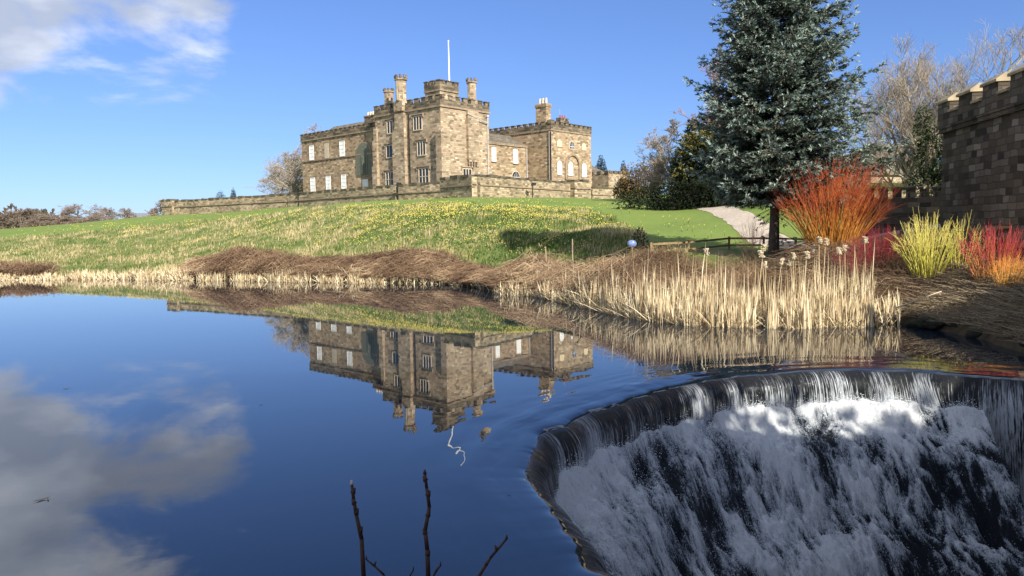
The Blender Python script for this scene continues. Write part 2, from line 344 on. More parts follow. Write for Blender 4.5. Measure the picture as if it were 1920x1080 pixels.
geo = N(nt, 'ShaderNodeNewGeometry'); sp = N(nt, 'ShaderNodeSeparateXYZ'); L(nt, geo.outputs['Position'], sp.inputs[0])
mud = ramp(nt, nB, [(0.3, (0.02, 0.016, 0.01)), (0.7, (0.07, 0.055, 0.03))])
mz = N(nt, 'ShaderNodeMapRange'); L(nt, math_(nt, 'ADD', sp.outputs[2], math_(nt, 'MULTIPLY', nB, 0.6)), mz.inputs[0]); mz.inputs[1].default_value = 0.5; mz.inputs[2].default_value = 1.3
litter = ramp(nt, nB, [(0.3, (0.045, 0.032, 0.018)), (0.55, (0.12, 0.09, 0.05)), (0.75, (0.20, 0.155, 0.09))])
acl = math_(nt, 'MAXIMUM', a.outputs['Fac'], 0.0); dcl = math_(nt, 'MULTIPLY', a.outputs['Fac'], -1.0, clamp=True)
col = mix(nt, dcl, mix(nt, acl, lawn, rough_), litter); col = mix(nt, mz.outputs[0], mud, col)
L(nt, col, b.inputs['Base Color']); bump(nt, b, nB, 0.5, 0.15); b.inputs['Roughness'].default_value = 0.95
np_mesh('ground', np.c_[GX.ravel(), GY.ravel(), Z], Fq, m, rnd=rz_, smooth=True, kind='structure')

# path
pth = [hit(*p)[:2] for p in [(1262,381),(1300,385),(1335,391),(1370,401),(1400,417),(1415,436)]]
pth += [tuple(aty(1462, 460, 50)[:2]), tuple(aty(1510, 462, 48)[:2]), (23.0, 46.5), (27.0, 44.5)]
pp = np.array(pth); tt = np.r_[0, np.cumsum(np.hypot(*np.diff(pp, axis=0).T))]; ts = np.linspace(0, tt[-1], 120)
px_ = np.interp(ts, tt, pp[:, 0]); py_ = np.interp(ts, tt, pp[:, 1])
ker = np.ones(13)/13; pxs = np.convolve(np.pad(px_, 6, 'edge'), ker, 'valid'); pys = np.convolve(np.pad(py_, 6, 'edge'), ker, 'valid')
tx = np.gradient(pxs); ty = np.gradient(pys); ln = np.hypot(tx, ty); nxn = -ty/ln; nyn = tx/ln
V = []; 
for o in (-1.5, -0.75, 0, 0.75, 1.5):
    wob = (fbm(ts*0.8, ts*0+o, 3)-0.5)*0.5*(abs(o) > 1); X = pxs+nxn*(o+wob); Y = pys+nyn*(o+wob); V.append(np.c_[X, Y, ground(X, Y)+0.08-0.05*(abs(o) > 1)])
V = np.stack(V, 1).reshape(-1, 3); ii = np.arange(120*5).reshape(120, 5)
np_mesh('path', V, np.stack([ii[:-1, :-1], ii[:-1, 1:], ii[1:, 1:], ii[1:, :-1]], -1).reshape(-1, 4), plain('gravel_path', (0.40, 0.34, 0.27), 0.95, 0.3, 4.0), smooth=True, kind='structure')

# ------------------------------------------------------------------ weir crest, pond, waterfall
crest = [(14.0,3.4),(10.5,4.2),(7.5,4.9),(5.0,5.8),(3.2,7.0),(2.2,8.1),(1.46,9.25),(1.02,10.04),(0.66,11.2),(0.36,12.6),(0.28,14.1),(0.55,15.9),(1.22,17.15),(2.1,18.25),(3.4,19.6),(5.25,21.2),(7.07,22.1),(8.88,22.6),(10.55,22.7),(12.1,22.45),(13.2,21.7),(14.58,20.84),(16.2,20.3),(18.2,20.0),(20.5,19.8)]
cr_ = np.array(crest); t0 = np.r_[0, np.cumsum(np.hypot(*np.diff(cr_, axis=0).T))]
def catmull(P, n):
    P = np.vstack([2*P[0]-P[1], P, 2*P[-1]-P[-2]]); out = []
    for i in range(1, len(P)-2):
        for t in np.linspace(0, 1, n, endpoint=False):
            a, b_, c, d = P[i-1], P[i], P[i+1], P[i+2]
            out.append(0.5*((2*b_)+(-a+c)*t+(2*a-5*b_+4*c-d)*t*t+(-a+3*b_-3*c+d)*t**3))
    out.append(P[-2]); return np.array(out)
cc = catmull(cr_, 30); s = np.r_[0, np.cumsum(np.hypot(*np.diff(cc, axis=0).T))]
NS = 900; us = np.linspace(0, s[-1], NS); CXs = np.interp(us, s, cc[:, 0]); CYs = np.interp(us, s, cc[:, 1])
# small irregularities of the stone edge
tx = np.gradient(CXs); ty = np.gradient(CYs); ln = np.hypot(tx, ty); tx /= ln; ty /= ln
inx, iny = ty, -tx                                  # downstream (into the basin)
wob = (fbm(us*0.9, us*0, 4, 2)-0.5)*0.5; CXs += inx*wob; CYs += iny*wob
# fall direction: towards a focus that slides to the right along the crest
fx = np.interp(CXs, [0, 3, 8, 13, 20], [7.5, 8.0, 10.3, 13.2, 20.0]); fy = np.full(NS, 12.0); dx = fx-CXs; dy = fy-CYs; dl = np.hypot(dx, dy); dx /= dl; dy /= dl
wgt = np.clip((us-8)/6, 0, 1); dx = inx*(1-wgt)+dx*wgt; dy = iny*(1-wgt)+dy*wgt; dl = np.hypot(dx, dy); dx /= dl; dy /= dl
s_curt = np.interp(12.75, CXs[NS//2:], us[NS//2:])   # beyond this the water drops as one tall curtain
curt = np.clip((us-s_curt)/0.9, 0, 1)
DROP = 1.0+0.12*(fbm(us*0.8, us*0, 2, 8)-0.5)*2
# --- pond sheet: fine rows upstream of the crest
ups = np.r_[0, 0.03, 0.07, 0.12, 0.18, 0.25, np.geomspace(0.33, 4.6, 60)]
PX = CXs[None]-inx[None]*ups[:, None]; PY = CYs[None]-iny[None]*ups[:, None]
lip = -0.055*np.exp(-ups/0.10)-0.05*np.exp(-ups/0.9); fade = np.clip((3.6-ups)/2.8, 0, 1)**1.5*np.clip(ups/0.6, 0.15, 1)
U = us[None]+0*PX; T = ups[:, None]+0*PX
rip = (np.sin(T*5.2+4.5*fbm(U*0.45, T*0.5, 3, 4))*0.5*np.exp(-T/1.5)+(fbm(U*0.7-T*0.25, T*2.2, 3, 1)-0.5)*1.5)
calm = np.interp(CYs, [6, 11, 16, 20, 23], [0.35, 0.45, 0.9, 1.0, 1.0])[None]
PZ = lip[:, None]+rip*0.020*fade[:, None]*calm
V1 = np.stack([PX, PY, PZ], -1); V1[-1, :, 2] = 0.0
# --- film: curves over the edge and drops
vs = np.linspace(0, 1, 34)
ang = vs*1.0
hor = 0.50*(1-np.exp(-vs*3.2)); ver = -0.105-np.power(vs, 1.30)
curt_drop = 7.0
QX = []; QY = []; QZ = []
stre = (fbm(us*3.0, us*0, 3, 6)-0.5)
for v, h_, z_ in zip(vs, hor, ver):
    dpt = (-z_-0.105); dd = DROP*(1-curt)+curt_drop*curt
    hh = (h_*(1-curt)+(0.25+0.55*v)*curt*(v > 0)*min(1, v*6))+stre*0.10*v
    QX.append(CXs+(inx*(1-v*wgt)+dx*v*wgt)*hh); QY.append(CYs+(iny*(1-v*wgt)+dy*v*wgt)*hh); QZ.append(-0.105-dpt*dd)
QX, QY, QZ = map(np.array, (QX, QY, QZ)); V2 = np.stack([QX, QY, QZ], -1); V2[0] = V1[0]
# pond sheet object
ii = np.arange(len(ups)*NS).reshape(len(ups), NS)
Fp = np.stack([ii[:-1, :-1], ii[1:, :-1], ii[1:, 1:], ii[:-1, 1:]], -1).reshape(-1, 4)
VV = V1.reshape(-1, 3)
outer = ii[-1]
poly_out = [tuple(VV[i]) for i in outer[::6]] + ([tuple(VV[outer[-1]])] if (NS-1) % 6 else [])
from mathutils.geometry import tessellate_polygon
ring = [(x, y, 0.0) for x, y, z in poly_out]
far = [(40, 26, 0), (40, 90, 0), (-170, 90, 0), (-170, -6, 0), (14, -6, 0)]
allp = ring+far
tris = tessellate_polygon([[Vector(p) for p in allp]])
m, nt, b = newmat('pond_water_surface')
b.inputs['Base Color'].default_value = (0.006, 0.012, 0.022, 1); b.inputs['Roughness'].default_value = 0.0; b.inputs['IOR'].default_value = 1.85; b.inputs['Specular IOR Level'].default_value = 0.5
oc = objco(nt, (1, 2.2, 1)); h1 = noise(nt, oc, 0.8, 3, 0.5); h2 = noise(nt, oc, 6.0, 2, 0.5)
bump(nt, b, math_(nt, 'ADD', h1, math_(nt, 'MULTIPLY', h2, 0.10)), 0.5, 0.0012)
M['water'] = m
base = len(VV)
# share the outer ring vertices coarsely: sheet edge is flat at z=0 so the two meet exactly
Vall = np.vstack([VV, np.array(allp)]); 
F3 = [(base+a_, base+b_, base+c_) for a_, b_, c_ in tris]
me = bpy.data.meshes.new('pond_water')
# make the outer row straight between kept vertices, so no slivers open
idx = list(range(0, NS, 6)); kx = np.interp(np.arange(NS), idx+[NS-1], [VV[outer[i], 0] for i in idx+[NS-1]]); ky = np.interp(np.arange(NS), idx+[NS-1], [VV[outer[i], 1] for i in idx+[NS-1]])
Vall[outer, 0] = kx; Vall[outer, 1] = ky
me.from_pydata([tuple(v) for v in Vall], [], [tuple(int(q) for q in f) for f in Fp]+F3); me.update()
bm = bmesh.new(); bm.from_mesh(me); bmesh.ops.remove_doubles(bm, verts=bm.verts, dist=0.0005)
for f in bm.faces:
    if f.normal.z < 0: f.normal_flip()
    f.smooth = True
bm.to_mesh(me); bm.free()
me.materials.append(m); pond = bpy.data.objects.new('pond_water', me); C.objects.link(pond); tag(pond, kind='structure')
# film object
nv = len(vs); ii = np.arange(nv*NS).reshape(nv, NS)
Ff = np.stack([ii[:-1, :-1], ii[:-1, 1:], ii[1:, 1:], ii[1:, :-1]], -1).reshape(-1, 4)
dep = np.repeat((V1[0, :, 2][None]-QZ), 1, 0); uvf = np.stack([np.repeat(us[None], nv, 0), dep], -1).reshape(-1, 2)
m, nt, b = newmat('falling_water_film'); uv = uvmap(nt, (7.0, 0.55, 1)); uvw = uvmap(nt, (1.0, 1.0, 1)); sp = N(nt, 'ShaderNodeSeparateXYZ'); L(nt, uvw, sp.inputs[0])
a1 = noise(nt, uvmap(nt, (17, 0.35, 1)), 1.5, 6, 0.75); a2 = noise(nt, uvmap(nt, (0.8, 0.25, 1)), 1.0, 3, 0.5); a3 = noise(nt, uvmap(nt, (22, 2.2, 1)), 1.3, 4, 0.7)
mk = math_(nt, 'ADD', math_(nt, 'ADD', a1, math_(nt, 'MULTIPLY', math_(nt, 'SUBTRACT', a2, 0.5), 0.75)), math_(nt, 'MULTIPLY', math_(nt, 'SUBTRACT', a3, 0.5), 0.6))
grow = N(nt, 'ShaderNodeMapRange'); L(nt, sp.outputs[1], grow.inputs[0]); grow.inputs[1].default_value = 0.02; grow.inputs[2].default_value = 0.9; grow.inputs[3].default_value = -0.10; grow.inputs[4].default_value = 0.05
mk2 = math_(nt, 'ADD', mk, grow.outputs[0])
mask = ramp(nt, mk2, [(0.46, (0, 0, 0)), (0.62, (0.85,)*3)])
L(nt, mix(nt, mask, (0.012, 0.013, 0.014), (0.50, 0.54, 0.58)), b.inputs['Base Color'])
b.inputs['Roughness'].default_value = 0.08; b.inputs['IOR'].default_value = 1.33; b.inputs['Specular IOR Level'].default_value = 0.5
bump(nt, b, math_(nt, 'ADD', math_(nt, 'MULTIPLY', a1, 1.0), math_(nt, 'MULTIPLY', a3, 0.35)), 0.9, 0.05)
fallroot = empty('waterfall', (8, 18, -2), label='curved waterfall pouring over the weir edge into white foam', cat='waterfall')
def child_of(o, root):
    o.parent = root; o.matrix_parent_inverse = Matrix.Translation(root.location).inverted(); return o
child_of(np_mesh('water_curtain', V2.reshape(-1, 3), Ff, m, smooth=True, uv=uvf), fallroot)
# foam cascade
NT = 210; NF = 1000; uf = np.linspace(9.0, s_curt+0.9, NF)
g = lambda a_: np.interp(uf, us, a_)
ex, ey, ez = g(QX[-1]), g(QY[-1]), g(np.where(curt > 0, -1.1, QZ[-1])); fdx, fdy = g(dx), g(dy)
ex = np.where(uf > s_curt-0.6, g(CXs)+fdx*0.6, ex); ey = np.where(uf > s_curt-0.6, g(CYs)+fdy*0.6, ey)
tv = np.linspace(-0.12, 6.2, NT)
Tn = tv[:, None]+0*ex[None]; Un = uf[None]+0*Tn
# ledges under the foam
hx = Tn*0.74; 
base_z = -np.maximum(Tn, 0)*0.80-0.22*np.sin(Tn*2.1+3*fbm(Un*0.4, Un*0, 2, 3))*np.clip(Tn, 0, 1)
big = fbm(Un*0.55+Tn*0.10, Tn*0.30, 3, 21); mid = fbm(Un*1.9+Tn*0.2, Tn*1.15, 3, 12); fin = fbm(Un*6, Tn*5.5, 4, 13)
rid = 1-np.abs(2*fbm(Un*3.1+mid*2.2, Tn*1.7+mid*1.6, 3, 14)-1)
righty = np.clip((Un-(s_curt-6.5))/4.5, 0, 1)
fm = 1.1*(big-0.5)+0.9*(mid-0.5)+(0.45+.45*righty)*(rid-0.75)+0.35*(fin-0.5)
start = np.exp(-np.maximum(Tn, 0)/0.75)                   # boiling line at the foot of the film
righty = np.clip((Un-(s_curt-3.6))/2.5, 0, 1)
lefty = np.clip(1-(Un-14)/6.0, 0, 1)
foam = np.clip(0.63+fm*1.25+0.50*start+0.22*lefty-0.17*righty*np.clip(Tn/1.2, 0, 1)-0.008*Tn, 0, 1)
lump = 0.16*(mid-0.5)*2+0.13*foam+0.10*(fin-0.5)*2*foam+0.20*start*(mid)+0.3*(big-0.5)
fZ = ez[None]+base_z+lump*np.clip((Tn+0.12)*4, 0, 1)+0.05*start
fX = ex[None]+fdx[None]*hx; fY = ey[None]+fdy[None]*hx
ii = np.arange(NT*NF).reshape(NT, NF)
Fc = np.stack([ii[:-1, :-1], ii[:-1, 1:], ii[1:, 1:], ii[1:, :-1]], -1).reshape(-1, 4)
m, nt, b = newmat('foam'); a = N(nt, 'ShaderNodeAttribute', attribute_name='rnd')
f1 = noise(nt, uvmap(nt, (11, 5.0, 1)), 1.0, 10, 0.8, 0.7); f2 = noise(nt, uvmap(nt, (46, 22, 1)), 1.0, 6, 0.8)
fac = math_(nt, 'ADD', math_(nt, 'ADD', a.outputs['Fac'], math_(nt, 'MULTIPLY', math_(nt, 'SUBTRACT', f1, 0.5), 2.0)), math_(nt, 'MULTIPLY', math_(nt, 'SUBTRACT', f2, 0.5), 1.9))
colr = ramp(nt, fac, [(0.24, (0.010, 0.014, 0.020)), (0.40, (0.10, 0.125, 0.155)), (0.58, (0.42, 0.46, 0.50)), (0.97, (0.84, 0.87, 0.89))])
L(nt, colr, b.inputs['Base Color']); L(nt, ramp(nt, fac, [(0.3, (0.05,)*3), (0.7, (0.5,)*3)]), b.inputs['Roughness']); b.inputs['IOR'].default_value = 1.33; b.inputs['Specular IOR Level'].default_value = 0.5
bump(nt, b, math_(nt, 'ADD', f1, math_(nt, 'MULTIPLY', f2, 0.6)), 1.0, 0.10)
child_of(np_mesh('foam_cascade', np.stack([fX, fY, fZ], -1).reshape(-1, 3), Fc, m, smooth=True, rnd=foam.ravel(), uv=np.stack([Un, Tn], -1).reshape(-1, 2)), fallroot)
# droplets thrown up over the foam
nd = 60000; ri = rng.integers(0, NT-1, nd); rj = rng.integers(0, NF, nd); ri[:nd//3] = rng.integers(0, 26, nd//3); keep = rng.random(nd) < foam[ri, rj]**1.3; ri, rj = ri[keep], rj[keep]; nd = len(ri)
cen = np.c_[fX[ri, rj], fY[ri, rj], fZ[ri, rj]]+np.c_[rng.normal(0, .05, (nd, 2)), np.abs(rng.exponential(.055, nd))+.01]
octv = np.array([(1,0,0),(-1,0,0),(0,1,0),(0,-1,0),(0,0,1),(0,0,-1)], float); octf = np.array([(0,2,4),(2,1,4),(1,3,4),(3,0,4),(2,0,5),(1,2,5),(3,1,5),(0,3,5)])
def blobs(cen, r, ax=None):
    n = len(cen); V = cen[:, None]+octv[None]*np.asarray(r).reshape(n, -1)[:, None]; return V.reshape(-1, 3), (octf[None]+np.arange(n)[:, None, None]*6).reshape(-1, 3)
Vd, Fd = blobs(cen, np.c_[rng.uniform(.004, .014, nd)])
child_of(np_mesh('spray', Vd, Fd, plain('spray_white', (0.8, 0.83, 0.85), 0.3, 0.03), kind='stuff'), fallroot)
# stone sill of the weir, just under the film
sh = 0.10; n_ = NS//3; sel = np.arange(0, NS, 3)
rows = []
for k_, (h_, z_) in enumerate([(-1.6, -0.5), (-0.5, -0.22), (-0.12, -0.16), (0.05, -0.35), (0.25, -1.1), (0.3, -8.5)]):
    rows.append(np.c_[CXs[sel]+inx[sel]*h_, CYs[sel]+iny[sel]*h_, np.full(len(sel), z_)+(fbm(us[sel]*2, us[sel]*0+k_, 3)-0.5)*0.06])
V = np.array(rows).reshape(-1, 3); ii = np.arange(len(rows)*len(sel)).reshape(len(rows), -1)
tag(np_mesh('weir', V, np.stack([ii[:-1, :-1], ii[:-1, 1:], ii[1:, 1:], ii[1:, :-1]], -1).reshape(-1, 4), plain('wet_rock', (0.05, 0.045, 0.035), 0.25, 0.5, 3.0), smooth=True),
    'curved dark stone weir sill under the falling water', 'weir')
# ------------------------------------------------------------------ castle
KX, KY, KROT = -10.937, 120.0, rad(48.8)
castle = empty('castle', (KX, KY, 1.5), KROT, label='large battlemented stone castle mansion with flagpole on top of the grassy hill', cat='castle')
T_, Wg, Pp = M['tower'], M['wing'], M['parapet']
def part(name, mat, fn, parent=castle, **k):
    mb = MB(); fn(mb); return mb.build(name, mat, parent, **k)
def crenel(x0, x1, y0, y1, z0, z1, zt, mw, gw, th=0.45, faces='xXyY', name='battlement', mat=None, over=0.0, parent=castle):
    """parapet band z0-z1 round a rectangle with merlons up to zt; coping stones proud on top"""
    mb = MB(); cb = MB()
    sides = {'x': ((x0, y0), (x0, y1), 1, 0), 'X': ((x1, y0), (x1, y1), -1, 0), 'y': ((x0, y0), (x1, y0), 0, 1), 'Y': ((x0, y1), (x1, y1), 0, -1)}
    for k in faces:
        (ax, ay), (bx, by), ox, oy = sides[k]; ln_ = math.hypot(bx-ax, by-ay); n = max(1, round((ln_+gw)/(mw+gw))); pitch = (ln_+gw)/n; w = pitch-gw; ux, uy = (bx-ax)/ln_, (by-ay)/ln_
        th_ = th-(0.004 if k in 'yY' else 0)
        lo = 0.0 if k in 'xX' else th; hi = ln_ if k in 'xX' else ln_-th
        def B(m_, s0, s1, za, zb, g=0.0):
            s0 = max(s0, lo) if za == z0 else s0; s1 = min(s1, hi) if za == z0 else s1
            X0, Y0 = ax+ux*s0-(g*ux), ay+uy*s0-(g*uy); X1, Y1 = ax+ux*s1+ox*th_+(g*ux), ay+uy*s1+oy*th_+(g*uy)
            m_.box(X0-(g*abs(ox)*ox), X1+(g*abs(ox)*ox), Y0-(g*abs(oy)*oy), Y1+(g*abs(oy)*oy), za, zb)
        B(mb, 0, ln_, z0, z1)
        for i in range(n):
            s0 = i*pitch; s1 = s0+w
            if k in 'yY': s0 = max(s0, 0.0 if i else (0.01)); s1 = min(s1, ln_-(0.01 if i == n-1 else 0))
            B(mb, s0, s1, z1+0.002, zt); B(cb, s0+.002, s1-.002, zt+0.002, zt+0.13, 0.07)
            if i < n-1: B(cb, s1+.02, s0+pitch-.02, z1+0.002, z1+0.10, 0.0)
    o = mb.build(name, mat or Pp, parent); cb.build('coping', M['cap'], o); return o
def string(x0, x1, y0, y1, z, h=0.22, p=0.13, sides='xy'):
    mb = MB()
    if 'x' in sides: mb.box(x0-p, x0-0.002, y0-p, y1, z, z+h)
    if 'y' in sides: mb.box(x0-p+0.004, x1, y0-p-0.004, y0-0.002, z+0.003, z+h-0.003)
    return mb
# walls with real openings are faked as recessed frames: each window has reveal, frame and panes
def window(face, a0, a1, z0, z1, plane, kind, lights=3, hood=True, label=None):
    """face 'L' = plane x=plane seen from -x, a along y ; 'R' = plane y=plane seen from -y, a along x"""
    def bx(m_, s0, s1, za, zb, d0, d1):
        if face == 'L': m_.box(plane-d1, plane-d0, s0, s1, za, zb)
        else: m_.box(s0, s1, plane-d1, plane-d0, za, zb)
    w = a1-a0; 
    if kind == 'mullion':
        f = MB(); t = 0.16
        bx(f, a0-t, a0, z0-t, z1+t, 0.003, 0.10); bx(f, a1, a1+t, z0-t, z1+t, 0.003, 0.10); bx(f, a0, a1, z1, z1+t, 0.003, 0.10); bx(f, a0, a1, z0-t, z0, 0.003, 0.16)
        for i in range(1, lights):
            c_ = a0+w*i/lights; bx(f, c_-0.075, c_+0.075, z0, z1, 0.012, 0.09)
        if z1-z0 > 2.3: bx(f, a0, a1, (z0+z1)/2-0.06, (z0+z1)/2+0.06, 0.012, 0.085)
        o = f.build('window', M['pale_trim'], castle)
        p = MB(); bx(p, a0, a1, z0, z1, 0.003, 0.010); p.build('pane', M['glass'], o)
        if hood:
            h_ = MB(); bx(h_, a0-0.5, a1+0.5, z1+0.28, z1+0.44, 0.003, 0.24); bx(h_, a0-0.5, a0-0.36, z1-0.15, z1+0.277, 0.003, 0.2); bx(h_, a1+0.36, a1+0.5, z1-0.15, z1+0.277, 0.003, 0.2); h_.build('hood_mould', M['trim'], o)
    elif kind == 'sash':
        f = MB(); t = 0.10
        bx(f, a0, a0+t, z0, z1, 0.003, 0.07); bx(f, a1-t, a1, z0, z1, 0.003, 0.07); bx(f, a0+t, a1-t, z1-t, z1, 0.003, 0.07); bx(f, a0+t, a1-t, z0, z0+t, 0.003, 0.07)
        for i in range(1, 3): bx(f, a0+w*i/3-0.022, a0+w*i/3+0.022, z0+t, z1-t, 0.03, 0.055)
        n = 4 if z1-z0 > 1.6 else 2
        for i in range(1, n):
            zz = z0+(z1-z0)*i/n; hh = 0.05 if i*2 == n else 0.022; bx(f, a0+t, a1-t, zz-hh, zz+hh, 0.03, 0.06)
        o = f.build('window', M['white'], castle)
        p = MB(); bx(p, a0+t, a1-t, z0+t, z1-t, 0.003, 0.02); p.build('blind', M['blind'], o)
        s_ = MB(); bx(s_, a0-0.12, a1+0.12, z0-0.16, z0-0.005, 0.003, 0.20); s2 = MB(); bx(s2, a0-0.1, a1+0.1, z1+0.004, z1+0.26, 0.003, 0.05); s_.build('sill', M['trim'], o); s2.build('lintel', M['trim'], o)
    elif kind in ('arched', 'cream', 'lunette'):
        r = w/2; c_ = (a0+a1)/2; sp_ = z1-r if kind != 'lunette' else z0+0.35; n = 10
        def arch(rr, lo, d0, d1, m_, rise=None):
            pts = [(c_+rr, lo)]+[(c_+rr*math.cos(math.pi*i/n), sp_+(rise or rr)*math.sin(math.pi*i/n)) for i in range(n+1)]+[(c_-rr, lo)]
            if face == 'L': m_.prism(pts, plane-d0, plane-d1, 'x')
            else: m_.prism(pts, plane-d0, plane-d1, 'y')
        rise = z1-sp_
        f = MB(); arch(r+0.16, z0-0.14, 0.003, 0.05, f, rise+0.16); o = f.build('window', M['trim'] if kind != 'lunette' else M['pale_trim'], castle)
        p = MB(); arch(r, z0, 0.052, 0.07, p, rise); p.build('blind', M['cream'] if kind == 'cream' else (M['blind'] if kind == 'arched' else M['glass']), o)
        if kind != 'cream':
            g_ = MB(); bx(g_, c_-0.03, c_+0.03, z0, z1-0.05, 0.072, 0.09); bx(g_, c_-r*.5-.02, c_-r*.5+.02, z0, sp_+rise*.6, 0.072, 0.09); bx(g_, c_+r*.5-.02, c_+r*.5+.02, z0, sp_+rise*.6, 0.072, 0.09)
            bx(g_, a0, a1, sp_-.03, sp_+.03, 0.092, 0.1); g_.build('glazing_bars', M['white'], o)
    elif kind == 'panel':
        f = MB(); bx(f, a0, a1, z0, z1, 0.003, 0.04); o = f.build('blind_window', M['pale_trim'], castle); s_ = MB(); bx(s_, a0-.1, a1+.1, z1+.004, z1+.25, .003, .07); s_.build('lintel', M['trim'], o); s_ = MB(); bx(s_, a0-.1, a1+.1, z0-.16, z0-.004, .003, .14); s_.build('sill', M['trim'], o)
    return o
G0 = 7.5
# main tower
part('tower_wall', T_, lambda q: q.box(0, 11.35, 0, 16.5, G0, 22.6))
crenel(-0.1, 11.45, -0.1, 16.6, 22.9, 23.75, 24.45, 1.0, 0.75)
part('string_course', M['trim'], lambda q: (q.box(-0.22, 11.55, -0.22, 16.7, 22.603, 22.897)))
part('stair_turret', T_, lambda q: q.box(-0.05, 4.0, -0.05, 3.45, 22.9, 25.1))
crenel(-0.15, 4.1, -0.15, 3.55, 25.35, 26.2, 26.75, 0.85, 0.55, name='turret_battlement')
part('turret_string_course', M['trim'], lambda q: q.box(-0.22, 4.17, -0.22, 3.62, 25.103, 25.347))
part('chimney_breast', T_, lambda q: (q.box(-0.6, -0.003, 8.3, 11.4, G0, 19.2), q.prism([(8.3,19.203),(11.4,19.203),(10.6,20.4),(8.3,20.4)], -0.6, -0.003, 'x'), q.box(-0.6, -0.003, 8.3, 10.6, 20.403, 22.5)))
o = part('chimney', T_, lambda q: (q.box(-0.7, 0.9, 8.5, 10.6, 22.9, 24.6), q.cyl(-0.0, 9.4, 24.6, 28.0, 0.95, 0.92, 8), q.cyl(0.0, 9.4, 28.0, 28.25, 1.12, 1.12, 8)))
part('chimney_crown', Pp, lambda q: [q.cyl(0.0+0.92*math.cos(k*math.pi/4), 9.4+0.92*math.sin(k*math.pi/4), 28.253, 28.85, 0.20, 0.20, 6) for k in range(8)], o)
part('string_course', M['pale_trim'], lambda q: q.box(-0.98, -0.9, 9.2, 9.5, 24.7, 27.9), o)
o = part('chimney', T_, lambda q: (q.cyl(2.0, 15.0, 22.7, 27.0, 0.85, 0.82, 8), q.cyl(2.0, 15.0, 27.0, 27.2, 1.0, 1.0, 8)))
part('chimney_crown', Pp, lambda q: [q.cyl(2.0+0.82*math.cos(k*math.pi/4), 15.0+0.82*math.sin(k*math.pi/4), 27.203, 27.65, 0.18, 0.18, 6) for k in range(8)], o)
o = part('chimney', T_, lambda q: (q.box(7.0, 8.9, 0.0, 1.3, 22.9, 24.6), q.cyl(7.95, 0.65, 24.6, 27.4, 0.80, 0.78, 8), q.cyl(7.95, 0.65, 27.4, 27.6, 0.95, 0.95, 8)))
part('chimney_crown', Pp, lambda q: [q.cyl(7.95+0.78*math.cos(k*math.pi/4), 0.65+0.78*math.sin(k*math.pi/4), 27.603, 28.15, 0.17, 0.17, 6) for k in range(8)], o)
o = part('chimney', T_, lambda q: (q.box(3.2, 4.6, 4.2, 5.4, 22.7, 25.0),)); part('chimney_pot', M['pot'], lambda q: (q.cyl(3.6, 4.8, 25.0, 25.7, .2, .16), q.cyl(4.2, 4.8, 25.0, 25.6, .2, .16)), o)
part('buttress', M['tower'], lambda q: (q.box(-0.65, 1.3, -0.7, -0.003, G0, 18.8), q.prism([(-0.65,18.803),(1.3,18.803),(1.3,19.4),(-0.3,19.4)], -0.7, -0.003, 'y'), q.box(-0.65, -0.003, -0.0, 0.6, G0, 18.8)))
part('buttress', M['tower'], lambda q: (q.box(-0.6, -0.003, 15.7, 17.0, G0, 14.2), q.box(-0.45, -0.003, 15.8, 16.9, 14.203, 18.6), q.box(-0.25, -0.003, 15.9, 16.8, 18.603, 21.0)))
part('chimney_breast', T_, lambda q: (q.box(5.75, 8.3, -0.5, -0.003, 14.6, 22.59), q.prism([(5.9,14.2),(8.15,14.2),(8.3,14.597),(5.75,14.597)], -0.46, -0.003, 'y')))
part('corbel', M['trim'], lambda q: [q.box(5.9+i*0.62, 6.15+i*0.62, -0.42, -0.003, 13.7, 14.197) for i in range(4)])
for a in [('L',4.5,6.4,19.5,21.6,0,'mullion'),('L',3.75,5.6,15.3,17.45,0,'mullion'),('L',3.15,5.4,10.5,13.06,0,'mullion'),('L',11.9,13.2,19.6,21.6,0,'mullion',2),('L',12.0,13.6,15.55,17.5,0,'mullion',2),('L',12.0,13.95,10.55,13.0,0,'mullion'),('R',4.8,6.7,11.7,12.95,0,'mullion')]: window(*a)
part('drainpipe', M['pipe'], lambda q: (q.box(10.75, 10.9, -0.2, -0.05, 10, 22.0), q.box(10.6, 11.05, -0.3, -0.05, 22.0, 22.4), q.bar((5.6, -0.6, 22.0), (10.7, -0.3, 20.9), 0.09)))
part('drainpipe', M['black'], lambda q: q.box(-0.15, -0.02, 7.55, 7.68, G0, 22.3))
# west wing
part('wing_wall', Wg, lambda q: q.box(1.5, 12.5, 16.52, 41.6, G0, 20.75))
part('string_course', M['trim'], lambda q: (q.box(1.33, 1.497, 16.8, 41.75, 16.75, 17.0), q.box(1.3, 12.6, 16.53, 41.75, 20.753, 21.0)))
crenel(1.4, 12.5, 16.7, 41.7, 21.003, 21.65, 22.1, 0.85, 0.60, faces='xYX')
part('roof', M['slate'], lambda q: q.prism([(2.2,21.1),(12.0,21.1),(7.2,24.0)], 16.9, 38.5, 'y'))
o = part('chimney', Pp, lambda q: (q.box(4.6, 5.9, 21.6, 25.4, 21.2, 24.1), q.box(4.5, 6.0, 21.5, 25.5, 24.1, 24.35)))
part('chimney_pot', M['pot'], lambda q: [q.cyl(5.25, 22.0+i*0.75, 24.353, 25.1, .24, .2) for i in range(5)], o)
for a in [(37.42,38.95),(32.25,33.8),(27.45,28.85)]: window('L', a[0], a[1], 10.75, 13.6, 1.5, 'sash')
window('L', 20.9, 22.5, 10.7, 12.35, 1.5, 'sash')
for a in [(37.45,38.9),(27.5,29.05)]: window('L', a[0], a[1], 16.98, 19.82, 1.5, 'sash')
window('L', 32.5, 33.9, 16.98, 19.9, 1.5, 'panel')
